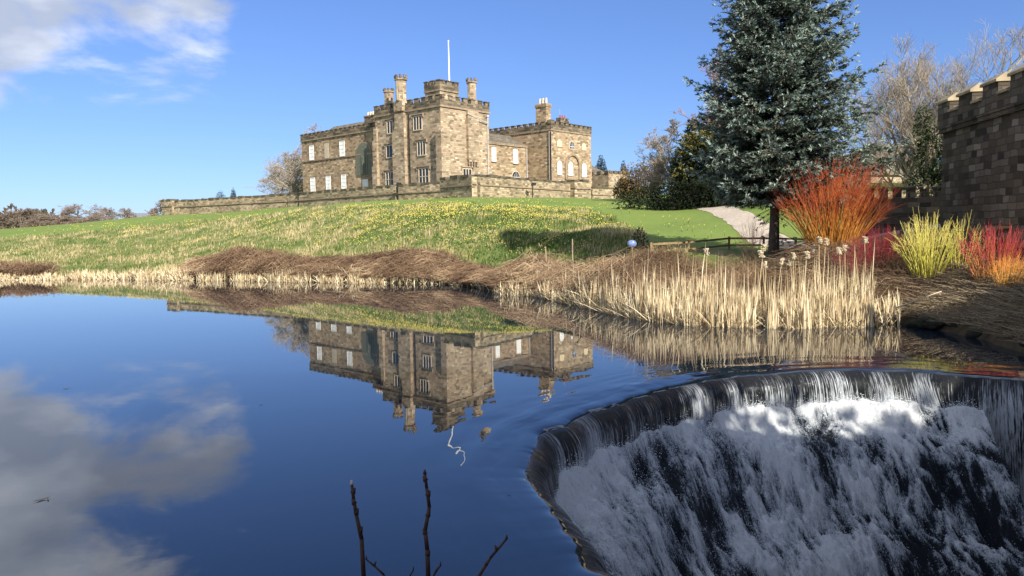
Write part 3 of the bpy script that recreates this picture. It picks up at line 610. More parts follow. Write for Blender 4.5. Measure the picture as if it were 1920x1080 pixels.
def gothic(q, c_, r, lo, sp_, d0, d1, k=1.25):
    n = 8; R_ = r*k*1.0; pts = []
    for i in range(n+1):
        t = i/n; pts.append((c_+r*(1-t**1.9), sp_+R_*math.sin(t*math.pi/2)))
    pts = [(c_+r, lo)]+pts+[(2*c_-p[0], p[1]) for p in pts[::-1][1:]]+[(c_-r, lo)]; q.prism(pts, 1.5-d0, 1.5-d1, 'x')
o = part('gothic_window', M['trim'], lambda q: gothic(q, 21.9, 2.35, 12.95, 16.4, 0.003, 0.10))
part('boarding', M['lead'], lambda q: gothic(q, 21.9, 2.1, 13.1, 16.3, 0.102, 0.13), o)
part('tracery', M['lead'], lambda q: (gothic(q, 21.7, 0.95, 13.3, 16.3, 0.132, 0.20), [q.box(1.2, 1.297, 21.7+i*0.45-.04, 21.7+i*0.45+.04, 13.3, 16.6) for i in (-1, 0, 1)]), o)
# recessed range with lower roof
part('range_wall', Wg, lambda q: q.box(11.36, 22.69, 1.0, 9.0, G0, 17.9))
part('string_course', M['trim'], lambda q: q.box(11.5, 22.65, 0.82, 0.997, 17.7, 18.1))
part('roof', M['slate'], lambda q: q.prism([(0.8,17.95),(9.0,17.95),(5.2,20.3)], 11.5, 22.68, 'x'))
for a in [(12.97,14.07,14.75,17.17),(18.7,19.95,14.7,17.2)]: window('R', *a, 1.0, 'sash')
window('R', 18.3, 20.34, 11.9, 13.28, 1.0, 'lunette')
part('drainpipe', M['pipe'], lambda q: (q.box(22.2, 22.33, 0.75, 0.9, 10, 17.6), q.box(22.45, 22.55, 0.8, 0.9, 10, 13)))
# east block
part('block_wall', Wg, lambda q: q.box(22.7, 35.0, -4.6, 12.0, G0, 20.35))
part('string_course', M['trim'], lambda q: q.box(22.55, 35.15, -4.75, 12.15, 20.353, 20.6))
crenel(22.6, 35.1, -4.7, 12.1, 20.603, 21.45, 21.95, 0.85, 0.62)
part('corner_pier', Pp, lambda q: q.box(22.5, 23.5, -4.8, -3.9, 21.46, 22.25))
o = part('chimney', Wg, lambda q: (q.box(22.72, 24.1, -3.5, -1.1, 20.61, 24.7), q.box(22.6, 24.2, -3.6, -1.0, 24.7, 25.3)))
part('chimney_pot', M['pot'], lambda q: [q.cyl(23.4, -3.0+i*0.7, 25.303, 26.35, .24, .2) for i in range(3)], o)
o = part('chimney', Pp, lambda q: (q.box(27.0, 29.6, -3.5, -2.4, 20.8, 22.75), [q.box(27.0+i*.95, 27.6+i*.95, -3.5, -2.4, 22.753, 23.2) for i in range(3)]))
part('chimney_pot', M['redpot'], lambda q: [q.cyl(27.6+i*0.7, -2.95, 22.9, 23.75, .15, .12) for i in range(3)], o)
part('antenna', M['pipe'], lambda q: q.box(28.3, 28.35, -2.3, -2.25, 22.7, 25.0))
window('R', 24.34, 25.79, 17.65, 18.92, -4.6, 'cream'); window('R', 28.2, 29.6, 17.54, 18.84, -4.6, 'lunette'); window('R', 31.95, 33.34, 17.53, 18.79, -4.6, 'cream')
def archring(q, c_, r0, r1, lo, sp_):
    n = 14
    for i in range(n):
        a0 = math.pi*i/n; a1 = math.pi*(i+1)/n
        q.prism([(c_+r1*math.cos(a0), sp_+r1*math.sin(a0)), (c_+r1*math.cos(a1), sp_+r1*math.sin(a1)), (c_+r0*math.cos(a1), sp_+r0*math.sin(a1)), (c_+r0*math.cos(a0), sp_+r0*math.sin(a0))], -4.603, -4.85, 'y')
    q.box(c_-r1, c_-r0, -4.85, -4.603, lo, sp_); q.box(c_+r0, c_+r1, -4.85, -4.603, lo, sp_)
part('arch_moulding', M['trim'], lambda q: archring(q, 28.9, 1.95, 2.3, 11.9, 14.3))
for a in [(24.4,25.7,12.62,15.12),(27.72,29.07,12.57,15.1),(32.0,33.37,12.51,15.05)]: window('R', *a, -4.6, 'arched')
window('R', 24.35, 25.76, 10.5, 11.6, -4.6, 'arched'); window('R', 27.75, 29.0, 10.6, 11.6, -4.6, 'lunette'); window('R', 32.0, 33.3, 10.4, 11.5, -4.6, 'lunette')
part('drainpipe', M['pipe'], lambda q: q.box(22.5, 22.65, -4.35, -4.2, 10, 20.2)); part('drainpipe', M['black'], lambda q: q.box(22.5, 22.67, -4.6, -4.45, 9, 20.1))
part('buttress', Wg, lambda q: q.box(35.0, 35.7, -4.3, -2.5, G0, 15.5))
# flagpole
def loc2w(x, y): c_, s_ = math.cos(KROT), math.sin(KROT); return KX+x*c_-y*s_, KY+x*s_+y*c_
fy = loc2w(3.3, 1.2)[1]; ztop = aty(839.5, 78, fy)[2]-1.5
part('flagpole', M['white'], lambda q: (q.cyl(3.3, 1.2, 25.1, ztop, 0.15, 0.08), q.cyl(3.3, 1.2, ztop, ztop+.2, 0.14, 0.1)))

# ------------------------------------------------------------------ terrace wall
ter = empty('terrace_wall', (-20, 120, 0), label='long low stone terrace wall with projecting bastion in front of the castle', cat='wall')
def par_w(o, root): o.parent = root; o.location = -Vector(root.location); return o
mb = MB(); cp_ = MB(); st_ = MB()
def runw(p, q, zt, base_drop=1.5, merl=True, th=0.9):
    p = np.array(p); q = np.array(q); d = q-p; Ln = np.linalg.norm(d); d /= Ln; z0 = min(gz(*p), gz(*q))-base_drop
    mb.obox(p, q, th, z0, zt); st_.obox(p, q, th+0.3, zt-1.15, zt-0.95); 
    if merl:
        n = max(2, int(Ln/2.3)); 
        for i in range(n):
            a = p+d*Ln*(i/n); b_ = p+d*Ln*((i+(0.72 if i % 3 else 0.55))/n); cp_.obox(a, b_, th+0.12, zt+0.003, zt+0.32+(0.1 if i % 4 == 1 else 0))
    else: cp_.obox(p, q, th+0.2, zt+0.003, zt+0.25)
A0 = (-73.6, 158.9); A1 = (-70.0, 156.2); A2 = (-40.8, 136.8); A3 = (-17.4, 115.2); A4 = (-9.2, 109.3)
runw(A1, A2, 11.25); runw((A2[0]+.3, A2[1]-.28), A3, 11.25); runw((A3[0]+.3, A3[1]-.27), A4, 11.25)
runw(A0, (-70.2, 156.36), 11.5, th=1.8)
B0, B1, B2, B3 = (-9.5, 104.9), (-4.75, 99.2), (9.2, 119.4), (12.3, 122.6)
runw(B0, B1, 11.45); runw((B1[0]+0.35, B1[1]+0.5), B2, 11.45); runw((B0[0]+.6, B0[1]+.5), (-7.0, 108.8), 11.42)
runw((9.6, 119.1), (12.5, 122.0), 11.75, th=1.8)
runw((13.2, 123.2), (24, 133), 10.9, merl=False)
par_w(mb.build('wall', M['terrace']), ter); par_w(cp_.build('coping', M['cap']), ter); par_w(st_.build('string_course', M['trim']), ter)
# floodlights on posts by the terrace
def floodlight(px, y, zb, zt, label):
    x = aty(px, 360, y)[0]; t = empty('floodlight', (x, y, zb), label=label, cat='floodlight', group='floodlights along the terrace wall')
    MB().cyl(0, 0, -1, zt-zb, 0.09, 0.07, 8).build('post', M['black'], t)
    h_ = MB(); h_.prism([(-0.35,0),(0.35,0.05),(0.45,0.38),(-0.25,0.42)], -0.25, 0.25, 'y'); oo = h_.build('lamp_head', M['black'], t); oo.location = (0.12, 0, zt-zb)
floodlight(998.5, 107.3, 8.9, 10.6, 'black floodlight on a post at the right hand stretch of the terrace wall')
floodlight(746, 112.8, 8.9, 11.3, 'black floodlight post halfway along the terrace wall below the chimney')
floodlight(559, 133.5, 8.9, 11.2, 'black floodlight post by the left corner of the castle wing')

# outbuilding, sign
ox, oy = aty(1141, 340, 150)[:2]
ob = empty('outbuilding', (ox, oy, 8), rad(44), label='small flat topped stone lodge with pyramid roof right of the castle', cat='building')
MB().box(0, 7, 0, 9, 0, 7.2).build('wall', M['tower'], ob)
crn = MB(); 
for i in range(5): crn.box(-.1, .3, i*1.9, i*1.9+1.1, 7.203, 7.8); crn.box(.4+i*1.45, 1.3+i*1.45, -.1, .3, 7.203, 7.8)
crn.build('battlement', M['parapet'], ob)
rf = MB(); rf.add([(1,5,7.3),(7,5,7.3),(7,12,7.3),(1,12,7.3),(4,8.5,10.0)], [(0,1,4),(1,2,4),(2,3,4),(3,0,4),(3,2,1,0)]); rf.build('roof', M['slate'], ob)
MB().box(2.2, 2.35, -.15, -.003, 0, 6.5).build('drainpipe', M['pipe'], ob)
lt = MB(); lt.box(-6, -0.01, 1.5, 6, 0, 2.6); lt.prism([(1.3,2.6),(6.2,2.6),(6.2,5.0)], -6.2, -0.01, 'x'); lt.build('lean_to', M['slate'], ob)
sx_, sy_, sz_ = hit(1146, 372, 100); 
sg = empty('notice_board', (sx_, sy_, sz_), label='small white notice board on two posts at the right foot of the castle', cat='sign')
for dx_ in (-.42, .42): MB().box(dx_-.05, dx_+.05, -.05, .05, -.3, 1.35).build('post', M['white'], sg)
MB().box(-.5, .5, -.08, -.052, .85, 1.4).build('board', M['white'], sg)

# ------------------------------------------------------------------ near gate tower (right edge)
d9 = np.array([math.sin(rad(9.6)), math.cos(rad(9.6))]); n9 = np.array([d9[1], -d9[0]])
P0 = np.array([24.3, 42.0]); TW = 9.4
gt = empty('gate_tower', (P0[0]-d9[0]*TW, P0[1]-d9[1]*TW, 2.0), -rad(9.6), label='dark battlemented stone gate tower at the right edge of the picture', cat='tower')
ZS = 7.35
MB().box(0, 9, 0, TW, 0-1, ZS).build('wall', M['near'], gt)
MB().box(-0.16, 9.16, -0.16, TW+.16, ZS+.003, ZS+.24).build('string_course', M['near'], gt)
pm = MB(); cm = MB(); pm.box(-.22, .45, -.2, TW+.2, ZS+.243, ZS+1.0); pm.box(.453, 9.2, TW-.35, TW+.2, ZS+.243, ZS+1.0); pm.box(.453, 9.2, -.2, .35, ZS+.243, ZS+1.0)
def coping(q, a0, a1, z, w0=-.34, w1=.57, h=.42):
    """two-pitched coping stone running along y"""
    q.prism([(w0, z), (w1, z), (w1, z+.12), ((w0+w1)/2+.05, z+h), ((w0+w1)/2-.05, z+h), (w0, z+.12)], a0, a1, 'y')
npm = 4; ptc = (TW+.4+1.15)/npm
gt_cop = []
for i in range(npm):
    a = -.2+i*ptc; b_ = a+ptc-1.15
    pm.box(-.22, .45, a, b_, ZS+1.003, ZS+1.62); cm = MB(); coping(cm, a-.06, b_+.06, ZS+1.625); gt_cop.append(cm)
    if i < npm-1: cm = MB(); coping(cm, b_+.07, a+ptc-.07, ZS+1.005, h=.3); gt_cop.append(cm)
for i in range(4):
    a = 1.2+i*2.1; pm.box(a, a+1.1, TW-.35, TW+.2, ZS+1.003, ZS+1.62); gt_cop.append(MB().box(a-.05, a+1.15, TW-.4, TW+.25, ZS+1.623, ZS+1.85))
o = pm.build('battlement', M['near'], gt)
for cm in gt_cop: cm.build('coping', M['nearcap'], o)

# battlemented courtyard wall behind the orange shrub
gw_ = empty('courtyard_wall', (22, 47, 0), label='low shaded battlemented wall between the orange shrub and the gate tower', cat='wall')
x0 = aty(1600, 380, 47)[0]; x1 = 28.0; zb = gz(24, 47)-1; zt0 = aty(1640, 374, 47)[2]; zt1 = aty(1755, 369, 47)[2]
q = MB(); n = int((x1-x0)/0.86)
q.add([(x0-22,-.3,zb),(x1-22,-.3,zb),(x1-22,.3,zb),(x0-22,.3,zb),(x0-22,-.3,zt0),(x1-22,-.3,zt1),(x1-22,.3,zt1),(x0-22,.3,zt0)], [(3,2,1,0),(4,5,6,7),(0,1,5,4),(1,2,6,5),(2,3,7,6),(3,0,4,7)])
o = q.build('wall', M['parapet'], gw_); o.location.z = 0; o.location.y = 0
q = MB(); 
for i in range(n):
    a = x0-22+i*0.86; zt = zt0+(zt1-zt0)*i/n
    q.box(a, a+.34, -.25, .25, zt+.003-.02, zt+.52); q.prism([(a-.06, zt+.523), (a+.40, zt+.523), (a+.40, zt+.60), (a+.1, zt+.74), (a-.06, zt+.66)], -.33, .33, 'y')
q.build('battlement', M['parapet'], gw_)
# sunlit retaining wall further back
rw0 = aty(1590, 372, 58); rw1 = aty(1790, 352, 58)
q = MB(); q.obox(rw0[:2], rw1[:2], .5, 3, aty(1590, 366, 58)[2], z0b=3, z1b=aty(1790, 350, 58)[2])
q.build('retaining_wall', M['terrace'], label='sunlit pale stone retaining wall showing between the shaded battlements', cat='wall')
# stone house beyond
hx, hy = aty(1690, 340, 95)[:2]
hs_ = empty('stone_house', (hx, hy, 7.2), rad(20), label='sunlit stone house with a steep slate roof behind the blue spruce and bare trees', cat='house')
MB().box(-5, 8, 0, 8, -2, 3.2).build('wall', M['tower'], hs_)
q = MB(); q.add([(-5.4,-.4,3.2),(8.4,-.4,3.2),(8.4,8.4,3.2),(-5.4,8.4,3.2),(-1.5,4,7.6),(4.5,4,7.6)], [(0,1,5,4),(1,2,5),(2,3,4,5),(3,0,4),(3,2,1,0)]); q.build('roof', M['slate'], hs_)
for a in (-3, 0.5, 4.5):
    w_ = MB().box(a, a+1, -.06, -.003, .8, 2.4).build('window', M['glass'], hs_); MB().box(a-.1, a+1.1, -.12, -.062, .65, .8).build('sill', M['pale_trim'], w_)
MB().box(6, 6.9, 3.5, 4.6, 5.8, 8.6).build('chimney', M['tower'], hs_)
# far white house
hx, hy = aty(262, 406, 330)[:2]
fh = empty('farmhouse', (hx, hy, 8), rad(15), label='distant pale farmhouse roof just left of the terrace wall end', cat='house')
MB().box(-6, 6, 0, 7, -2, 4.2).build('wall', M['pale_trim'], fh); MB().prism([(-.5,4.2),(7.5,4.2),(3.5,6.3)], -6.3, 6.3, 'x').build('roof', plain('grey_slate', (.16,.17,.20)), fh)

# unseen blocks added right and behind to throw shade over weir and bank
def block(name, x0, x1, y0, y1, z, h, label, merl=True):
    t = empty(name, ((x0+x1)/2, (y0+y1)/2, z), label=label, cat='building'); a, b_ = (x1-x0)/2, (y1-y0)/2
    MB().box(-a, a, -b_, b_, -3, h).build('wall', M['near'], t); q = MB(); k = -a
    if not merl: MB().prism([(-b_, h+.003), (b_, h+.003), (b_-2, h+2), (-b_+3, h+2)], -a, a, 'x').build('roof', M['slate'], t); return t
    while k < a-.9: q.box(k, k+1, -b_, -b_+.5, h+.003, h+.8); q.box(k, k+1, b_-.5, b_, h+.003, h+.8); k += 2.0
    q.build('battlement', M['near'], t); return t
block('shade_block_low', 21.0, 25.1, 5.0, 15.4, 2.6, 7.4, 'unseen low stone block added to shade the right bank')
block('shade_block_bank', 25.2, 36, 5.0, 15.5, 2.6, 10.6, 'unseen battlemented stone block added to shade the right bank')
block('shade_block_rear', 17.0, 34.0, -9.0, 0.0, 2.6, 12.0, 'unseen stone block added behind the viewer to shade the foam', False)
block('shade_block_tall', 5.5, 16.9, -9.0, 0.0, 2.6, 15.5, 'unseen tall stone block added behind the viewer to shade the left falls', False)
# ------------------------------------------------------------------ vegetation builders
def ribbons(R, Tp, w, rnd, mid=None, name=None, mat=None, side=None, taper=0.6, **k):
    """blades: root -> mid -> tip, width w"""
    n = len(R); R = np.asarray(R, float); Tp = np.asarray(Tp, float)
    mid = (R+Tp)/2 if mid is None else mid
    a = rng.uniform(0, math.pi, n) if side is None else side
    sd = np.c_[np.cos(a), np.sin(a), np.zeros(n)]*np.asarray(w).reshape(-1, 1)*0.5
    V = np.stack([R-sd, R+sd, mid-sd*taper*1.3, mid+sd*taper*1.3, Tp], 1).reshape(-1, 3)
    f = np.array([(0,1,3),(0,3,2),(2,3,4)]); F = (f[None]+np.arange(n)[:, None, None]*5).reshape(-1, 3)
    return np_mesh(name, V, F, mat, rnd=np.repeat(rnd, 5), **k)
def tubes(P, Q, r0, r1, n=3):
    P = np.asarray(P, float); Q = np.asarray(Q, float); d = Q-P; d /= np.maximum(np.linalg.norm(d, axis=1, keepdims=True), 1e-9)
    ref = np.where(np.abs(d[:, 2:3]) > .9, np.array([[1., 0, 0]]), np.array([[0, 0, 1.]])); a = np.cross(d, ref); a /= np.linalg.norm(a, axis=1, keepdims=True); b_ = np.cross(d, a)
    th = np.arange(n)*2*math.pi/n; c_ = np.cos(th)[None, :, None]; s_ = np.sin(th)[None, :, None]; ring = a[:, None]*c_+b_[:, None]*s_
    V = np.concatenate([P[:, None]+ring*np.asarray(r0).reshape(-1, 1, 1), Q[:, None]+ring*np.asarray(r1).reshape(-1, 1, 1)], 1)
    f = np.array([(i, (i+1) % n, n+(i+1) % n, n+i) for i in range(n)]); F = (f[None]+np.arange(len(P))[:, None, None]*2*n).reshape(-1, 4)
    return V.reshape(-1, 3), F
def norm(v): return v/max(np.linalg.norm(v), 1e-9)
def branch_segs(h, r, seed, levels=4, kids=(9, 7, 6, 5), spread=0.85, trunk_frac=0.25, up=0.25, wander=0.16, ratio=0.62, minr=0.01, forks=1, flat=0.0):
    rs = np.random.default_rng(seed); segs = []
    stack = [(np.zeros(3), norm(np.array([rs.normal(0, .05), rs.normal(0, .05), 1])), h, r, 0)]
    if forks > 1:
        stack = [(np.zeros(3), norm(np.array([rs.normal(0, .3), rs.normal(0, .3), 1])), h*rs.uniform(.8, 1), r*.7, 0) for _ in range(forks)]
    while stack:
        p, d, ln_, rr, lv = stack.pop(); ns = (9, 6, 4, 3, 2)[min(lv, 4)]; st = ln_/ns; q0 = p; pts = [p]; ds = []
        for i in range(ns):
            d = norm(d+rs.normal(0, wander*(1 if lv else .35), 3)+np.array([0, 0, up*(.5 if lv == 0 else 1)*(1 if lv < 3 else .5)])*0.35)
            q = q0+d*st; ra = rr*(1-i/ns*.75); rb = rr*(1-(i+1)/ns*.75); segs.append((*q0, *q, max(ra, minr), max(rb, minr), lv)); pts.append(q); ds.append(d); q0 = q
        if lv < levels:
            nk = kids[min(lv, len(kids)-1)]
            for j in range(nk):
                t = rs.uniform(trunk_frac if lv == 0 else .2, 1.0); f_ = t*ns; i = min(int(f_), ns-1); pp_ = pts[i]+(pts[i+1]-pts[i])*(f_-i)
                a = rs.normal(0, 1, 3); a -= ds[i]*(a@ds[i]); a = norm(a); a[2] = a[2]*(1-flat)+.1
                sp_ = spread*rs.uniform(.6, 1.25); nd_ = norm(ds[i]*math.cos(sp_)+a*math.sin(sp_))
                L2 = ln_*ratio*rs.uniform(.6, 1.1)*(1-0.45*t if lv == 0 else 1-0.35*t); stack.append((pp_, nd_, L2, rr*(1-.7*t)*.62, lv+1))
    return np.array(segs)
def tree_root(name, x, y, z, **k): return empty(name, (x, y, z), **k)
BARK = plain('bare_bark', (0.16, 0.125, 0.095), 0.9, 0.35, 2.0)
TWIG = plain('bare_twigs', (0.26, 0.20, 0.165), 0.9, 0.25, 0.4)
PALE = plain('pale_bark', (0.40, 0.35, 0.25), 0.9, 0.35, 1.0)
PINK = plain('reddish_twigs', (0.34, 0.22, 0.18), 0.9, 0.2, 0.4)
PALET = plain('buff_twigs', (0.33, 0.28, 0.22), 0.9, 0.2, 0.4)
def bare_tree(name, x, y, z, h, seed, label, cat='tree', group=None, mats=(None, None), sc=(1, 1, 1), **kw):
    s_ = branch_segs(h, kw.pop('r', h*.026), seed, **kw); top = s_[:, 5].max(); f = h/top*1.0
    s_[:, [0,1,3,4]] *= f*sc[0]; s_[:, [2,5]] *= f*sc[2]
    t = tree_root(name, x, y, z-0.2, label=label, cat=cat, group=group)
    th = s_[:, 8] <= 1
    V, F = tubes(s_[th, 0:3], s_[th, 3:6], s_[th, 6], s_[th, 7], 5); np_mesh('trunk', V, F, mats[0] or BARK, t, smooth=True)
    V, F = tubes(s_[~th, 0:3], s_[~th, 3:6], s_[~th, 6], s_[~th, 7], 3); np_mesh('crown', V, F, mats[1] or TWIG, t)
    return t
def copy_tree(src, loc, rz, sc, label):
    r = src.copy(); C.objects.link(r); r.location = loc; r.rotation_euler = (0, 0, rz); r.scale = sc; r['label'] = label
    for ch in list(src.children):
        c = ch.copy(); C.objects.link(c); c.parent = r
    return r

# --- conifers
SPR = attr_mat('blue_needles', [(0.0, (0.014, 0.018, 0.011)), (0.30, (0.06, 0.082, 0.058)), (0.6, (0.19, 0.25, 0.20)), (1.0, (0.42, 0.51, 0.43))], 0.75, 0.15)
def tufts(P, D, ln_, w, rnd, nb=7):
    """bottle-brush sprays: a fan of short needles round each twig direction"""
    n = len(P); a = rng.normal(0, 1, (n, nb, 3)); d = D[:, None]+a*0.42; d /= np.linalg.norm(d, axis=2, keepdims=True)
    off = rng.uniform(0, .75, (n, nb, 1))*D[:, None]*np.asarray(ln_).reshape(-1, 1, 1)
    Rr_ = P[:, None]+off; L_ = np.asarray(ln_).reshape(-1, 1, 1)*rng.uniform(.45, .85, (n, nb, 1)); T2 = Rr_+d*L_
    sd = np.cross(d, rng.normal(0, 1, (n, nb, 3))); sd /= np.maximum(np.linalg.norm(sd, axis=2, keepdims=True), 1e-6); sd *= np.asarray(w).reshape(-1, 1, 1)*.5
    M2 = Rr_+d*L_*.45
    V = np.stack([Rr_, M2-sd, T2, M2+sd], 2).reshape(-1, 3); F = np.arange(n*nb*4).reshape(-1, 4)
    r = np.repeat((np.asarray(rnd)[:, None]+rng.normal(0, .10, (n, nb))).clip(0, 1).ravel(), 4)
    return V, F, r
def spruce(x, y, z, h, rmax, label):
    t = tree_root('spruce_tree', x, y, z-.2, label=label, cat='tree'); tr = [(0, 0, -0.3, 0, 0, h, .30, .03)]
    V, F = tubes([(0,0,-.3),(0.05,0,2),(0,0.1,h*.5)], [(0.05,0,2),(0,0.1,h*.5),(0,0,h)], [.36,.27,.17], [.27,.17,.02], 8); np_mesh('trunk', V, F, plain('spruce_bark', (.09,.07,.055), .95, .5, 3), t, smooth=True)
    bp = []; bq = []; br_ = []; P = []; D = []; R_ = []; Ln_ = []
    rs = np.random.default_rng(5); zz = 3.4
    while zz < h-.25:
        f = (zz-1.9)/(h-1.9); 
        nb = 13 if f < .85 else 8; a0 = rs.uniform(0, 6.28)
        for i in range(nb):
            a = a0+i*6.283/nb+rs.normal(0, .22); Lb = rmax*(1-f)**.86*rs.uniform(.72, 1.12)*(1.0 if rs.random() > .12 else .7)*min(1, .60+.40*(zz-3.2)/2.0)+.25
            Lb *= (1+.13*math.sin(zz*3.4+1.0))*(1+.08*math.cos(a)*(1-f)); Lb *= (1-.30*max(0, -math.cos(a))*max(0, 1-zz/8.5)*1.3)
            n = 7; hd = np.array([math.cos(a), math.sin(a), 0]); p = np.array([0, 0, zz]); side = np.array([-hd[1], hd[0], 0])
            droop = -.32+.42*f+rs.normal(0, .06); prev = p
            for j in range(n):
                tt_ = (j+1)/n; q = p+hd*Lb*tt_+np.array([0, 0, Lb*(droop*tt_+(.26+.1*f)*tt_**2.4)])
                bp.append(prev); bq.append(q); br_.append((.05*(1-tt_*.8)))
                if tt_ > .25:
                    for sgn in (-1, 1):
                        for rep in range(2):
                            sl_ = Lb*.34*(1.15-tt_)*rs.uniform(.6, 1.25)+.18; dd = norm(hd*rs.uniform(.5, .9)+side*sgn*rs.uniform(.5, 1.0)+np.array([0, 0, rs.uniform(-.28, .04)]))
                            m_ = max(2, int(sl_/.18)); o_ = prev+(q-prev)*rs.random()
                            bp.append(o_); bq.append(o_+dd*sl_); br_.append(.015)
                            for k in range(m_):
                                c_ = o_+dd*sl_*(k+.5)/m_; P.append(c_+rs.normal(0, .04, 3)); D.append(norm(dd+rs.normal(0, .28, 3)+np.array([0, 0, .10]))); Ln_.append(rs.uniform(.20, .36)); 
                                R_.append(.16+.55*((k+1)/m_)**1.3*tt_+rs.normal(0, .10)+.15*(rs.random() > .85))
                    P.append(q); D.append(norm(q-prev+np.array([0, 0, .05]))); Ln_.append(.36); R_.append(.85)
                prev = q
        zz += rs.uniform(.50, .68)*(1 if f < .7 else .8)
    for k in range(70):
        zt_ = rs.uniform(.9, 3.9); a = rs.uniform(0, 6.28); q_ = np.array([math.cos(a)*.25, math.sin(a)*.25, zt_]); e_ = q_+np.array([math.cos(a), math.sin(a), -.5])*rs.uniform(.2, .8)
        bp.append(q_); bq.append(e_); br_.append(.012)
        if rs.random() < .7: P.append(e_); D.append(norm(e_-q_)); Ln_.append(.25); R_.append(rs.uniform(.1, .6))
    V, F = tubes(bp, bq, np.array(br_), np.array(br_)*.7, 3); np_mesh('branches', V, F, plain('twig_brown', (.13,.09,.06), .9, .3, 2), t)
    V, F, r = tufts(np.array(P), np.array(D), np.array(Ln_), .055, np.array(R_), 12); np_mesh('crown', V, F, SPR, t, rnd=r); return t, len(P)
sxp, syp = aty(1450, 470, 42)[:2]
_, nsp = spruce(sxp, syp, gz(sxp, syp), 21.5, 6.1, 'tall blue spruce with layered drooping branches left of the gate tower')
print('spruce tufts', nsp)
YEW = attr_mat('yew_foliage', [(0.0, (0.008, 0.013, 0.005)), (0.45, (0.025, 0.042, 0.013)), (0.70, (0.09, 0.095, 0.027)), (1.0, (0.20, 0.17, 0.05))], 0.7, 0.12)
def crown_tree(name, x, y, z, lobes, n, leaf, mat, label, cat='tree', droop=.35, trunk=(.4, 3), seed=1, base=.35, par=None, group=None, tip=.45):
    """evergreen crown: sprays over the surface and through the volume of several lobes"""
    rs = np.random.default_rng(seed); t = tree_root(name, x, y, z-.2, label=label, cat=cat, group=group)
    MB().cyl(0, 0, -.3, trunk[1], trunk[0], trunk[0]*.6, 8).build('trunk', BARK, t)
    lob = np.array(lobes, float); vol = (lob[:, 3]*lob[:, 4]*lob[:, 5])**.67; ids = rs.choice(len(lob), n, p=vol/vol.sum())
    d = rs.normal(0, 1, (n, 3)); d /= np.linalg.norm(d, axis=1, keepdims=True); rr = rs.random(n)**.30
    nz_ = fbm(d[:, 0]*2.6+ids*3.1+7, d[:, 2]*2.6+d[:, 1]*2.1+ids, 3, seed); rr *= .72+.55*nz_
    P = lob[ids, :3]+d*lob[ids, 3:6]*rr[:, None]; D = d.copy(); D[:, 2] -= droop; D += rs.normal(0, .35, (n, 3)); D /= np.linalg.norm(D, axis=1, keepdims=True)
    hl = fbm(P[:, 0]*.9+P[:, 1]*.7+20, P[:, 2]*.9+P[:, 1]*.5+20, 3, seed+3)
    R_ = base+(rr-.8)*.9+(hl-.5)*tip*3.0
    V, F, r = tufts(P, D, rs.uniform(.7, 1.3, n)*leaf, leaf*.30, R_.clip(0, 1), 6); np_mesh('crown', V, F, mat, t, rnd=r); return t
yx, yy = aty(1352, 380, 88)[:2]; yz = gz(yx, yy)
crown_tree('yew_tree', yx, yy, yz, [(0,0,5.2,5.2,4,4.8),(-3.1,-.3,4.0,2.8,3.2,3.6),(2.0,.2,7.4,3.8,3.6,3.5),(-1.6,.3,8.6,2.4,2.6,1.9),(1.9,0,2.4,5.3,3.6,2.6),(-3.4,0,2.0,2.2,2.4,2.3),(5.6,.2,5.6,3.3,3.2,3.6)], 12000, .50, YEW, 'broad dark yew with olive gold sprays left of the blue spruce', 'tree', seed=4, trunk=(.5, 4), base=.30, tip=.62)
hx_, hy_ = aty(1262, 372, 84)[:2]
DKB = attr_mat('dark_evergreen', [(0, (.006, .009, .004)), (.6, (.018, .028, .010)), (1, (.05, .06, .02))], .8, .05)
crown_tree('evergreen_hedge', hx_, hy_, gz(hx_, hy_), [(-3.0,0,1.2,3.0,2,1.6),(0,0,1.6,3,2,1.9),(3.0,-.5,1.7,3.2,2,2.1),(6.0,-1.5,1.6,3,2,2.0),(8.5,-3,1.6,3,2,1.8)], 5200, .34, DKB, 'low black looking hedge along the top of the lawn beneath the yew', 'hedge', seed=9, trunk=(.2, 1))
hx_, hy_ = aty(1196, 345, 112)[:2]
BRB = attr_mat('brown_beech_leaf', [(0, (.05, .035, .018)), (.5, (.19, .125, .055)), (1, (.32, .22, .09))], .8, .1)
crown_tree('beech_shrub', hx_, hy_, gz(hx_, hy_), [(0,0,3.0,2.8,2.5,2.6),(1.8,0,3.4,2.2,2,2.6),(-1.4,0,2.0,2.0,2,1.8)], 3000, .30, BRB, 'rounded golden brown shrub beside the stone lodge', 'shrub', seed=12, base=.5, droop=.1)
hx_, hy_ = aty(1166, 360, 112)[:2]
crown_tree('holly_shrub', hx_, hy_, gz(hx_, hy_), [(0,0,1.4,1.3,1,1.5),(.9,0,2.0,1.0,1,1.1)], 900, .28, YEW, 'small dark evergreen shrub right of the white notice board', 'shrub', seed=13, base=.3)
CON = attr_mat('dark_conifer', [(0, (.010, .016, .008)), (.6, (.035, .055, .025)), (1, (.08, .10, .045))], .8, .1)
def cone(px, pyb, pyt, y, wpx, label, seed, n=900):
    a = aty(px, pyb, y); b_ = aty(px, pyt, y); hgt = b_[2]-a[2]; w_ = wpx/F_PX*y/2; lob = [(0, 0, hgt*(k+.35)/5, w_*(1-k/5.6), w_*(1-k/5.6), hgt*.17) for k in range(5)]
    return crown_tree('conifer_tree', a[0], a[1], a[2], lob, n, hgt*.07, CON, label, 'tree', seed=seed, base=.45, droop=.1, trunk=(hgt*.03, hgt*.5))
cone(1127, 320, 290, 190, 24, 'dark conifer just right of the castle above the lodge roof', 21)
cone(1169, 328, 301, 190, 17, 'narrow dark conifer above the right end of the lodge', 22)
cone(438, 376, 352, 175, 14, 'pointed dark conifer left of the castle behind the terrace wall', 23, 700)
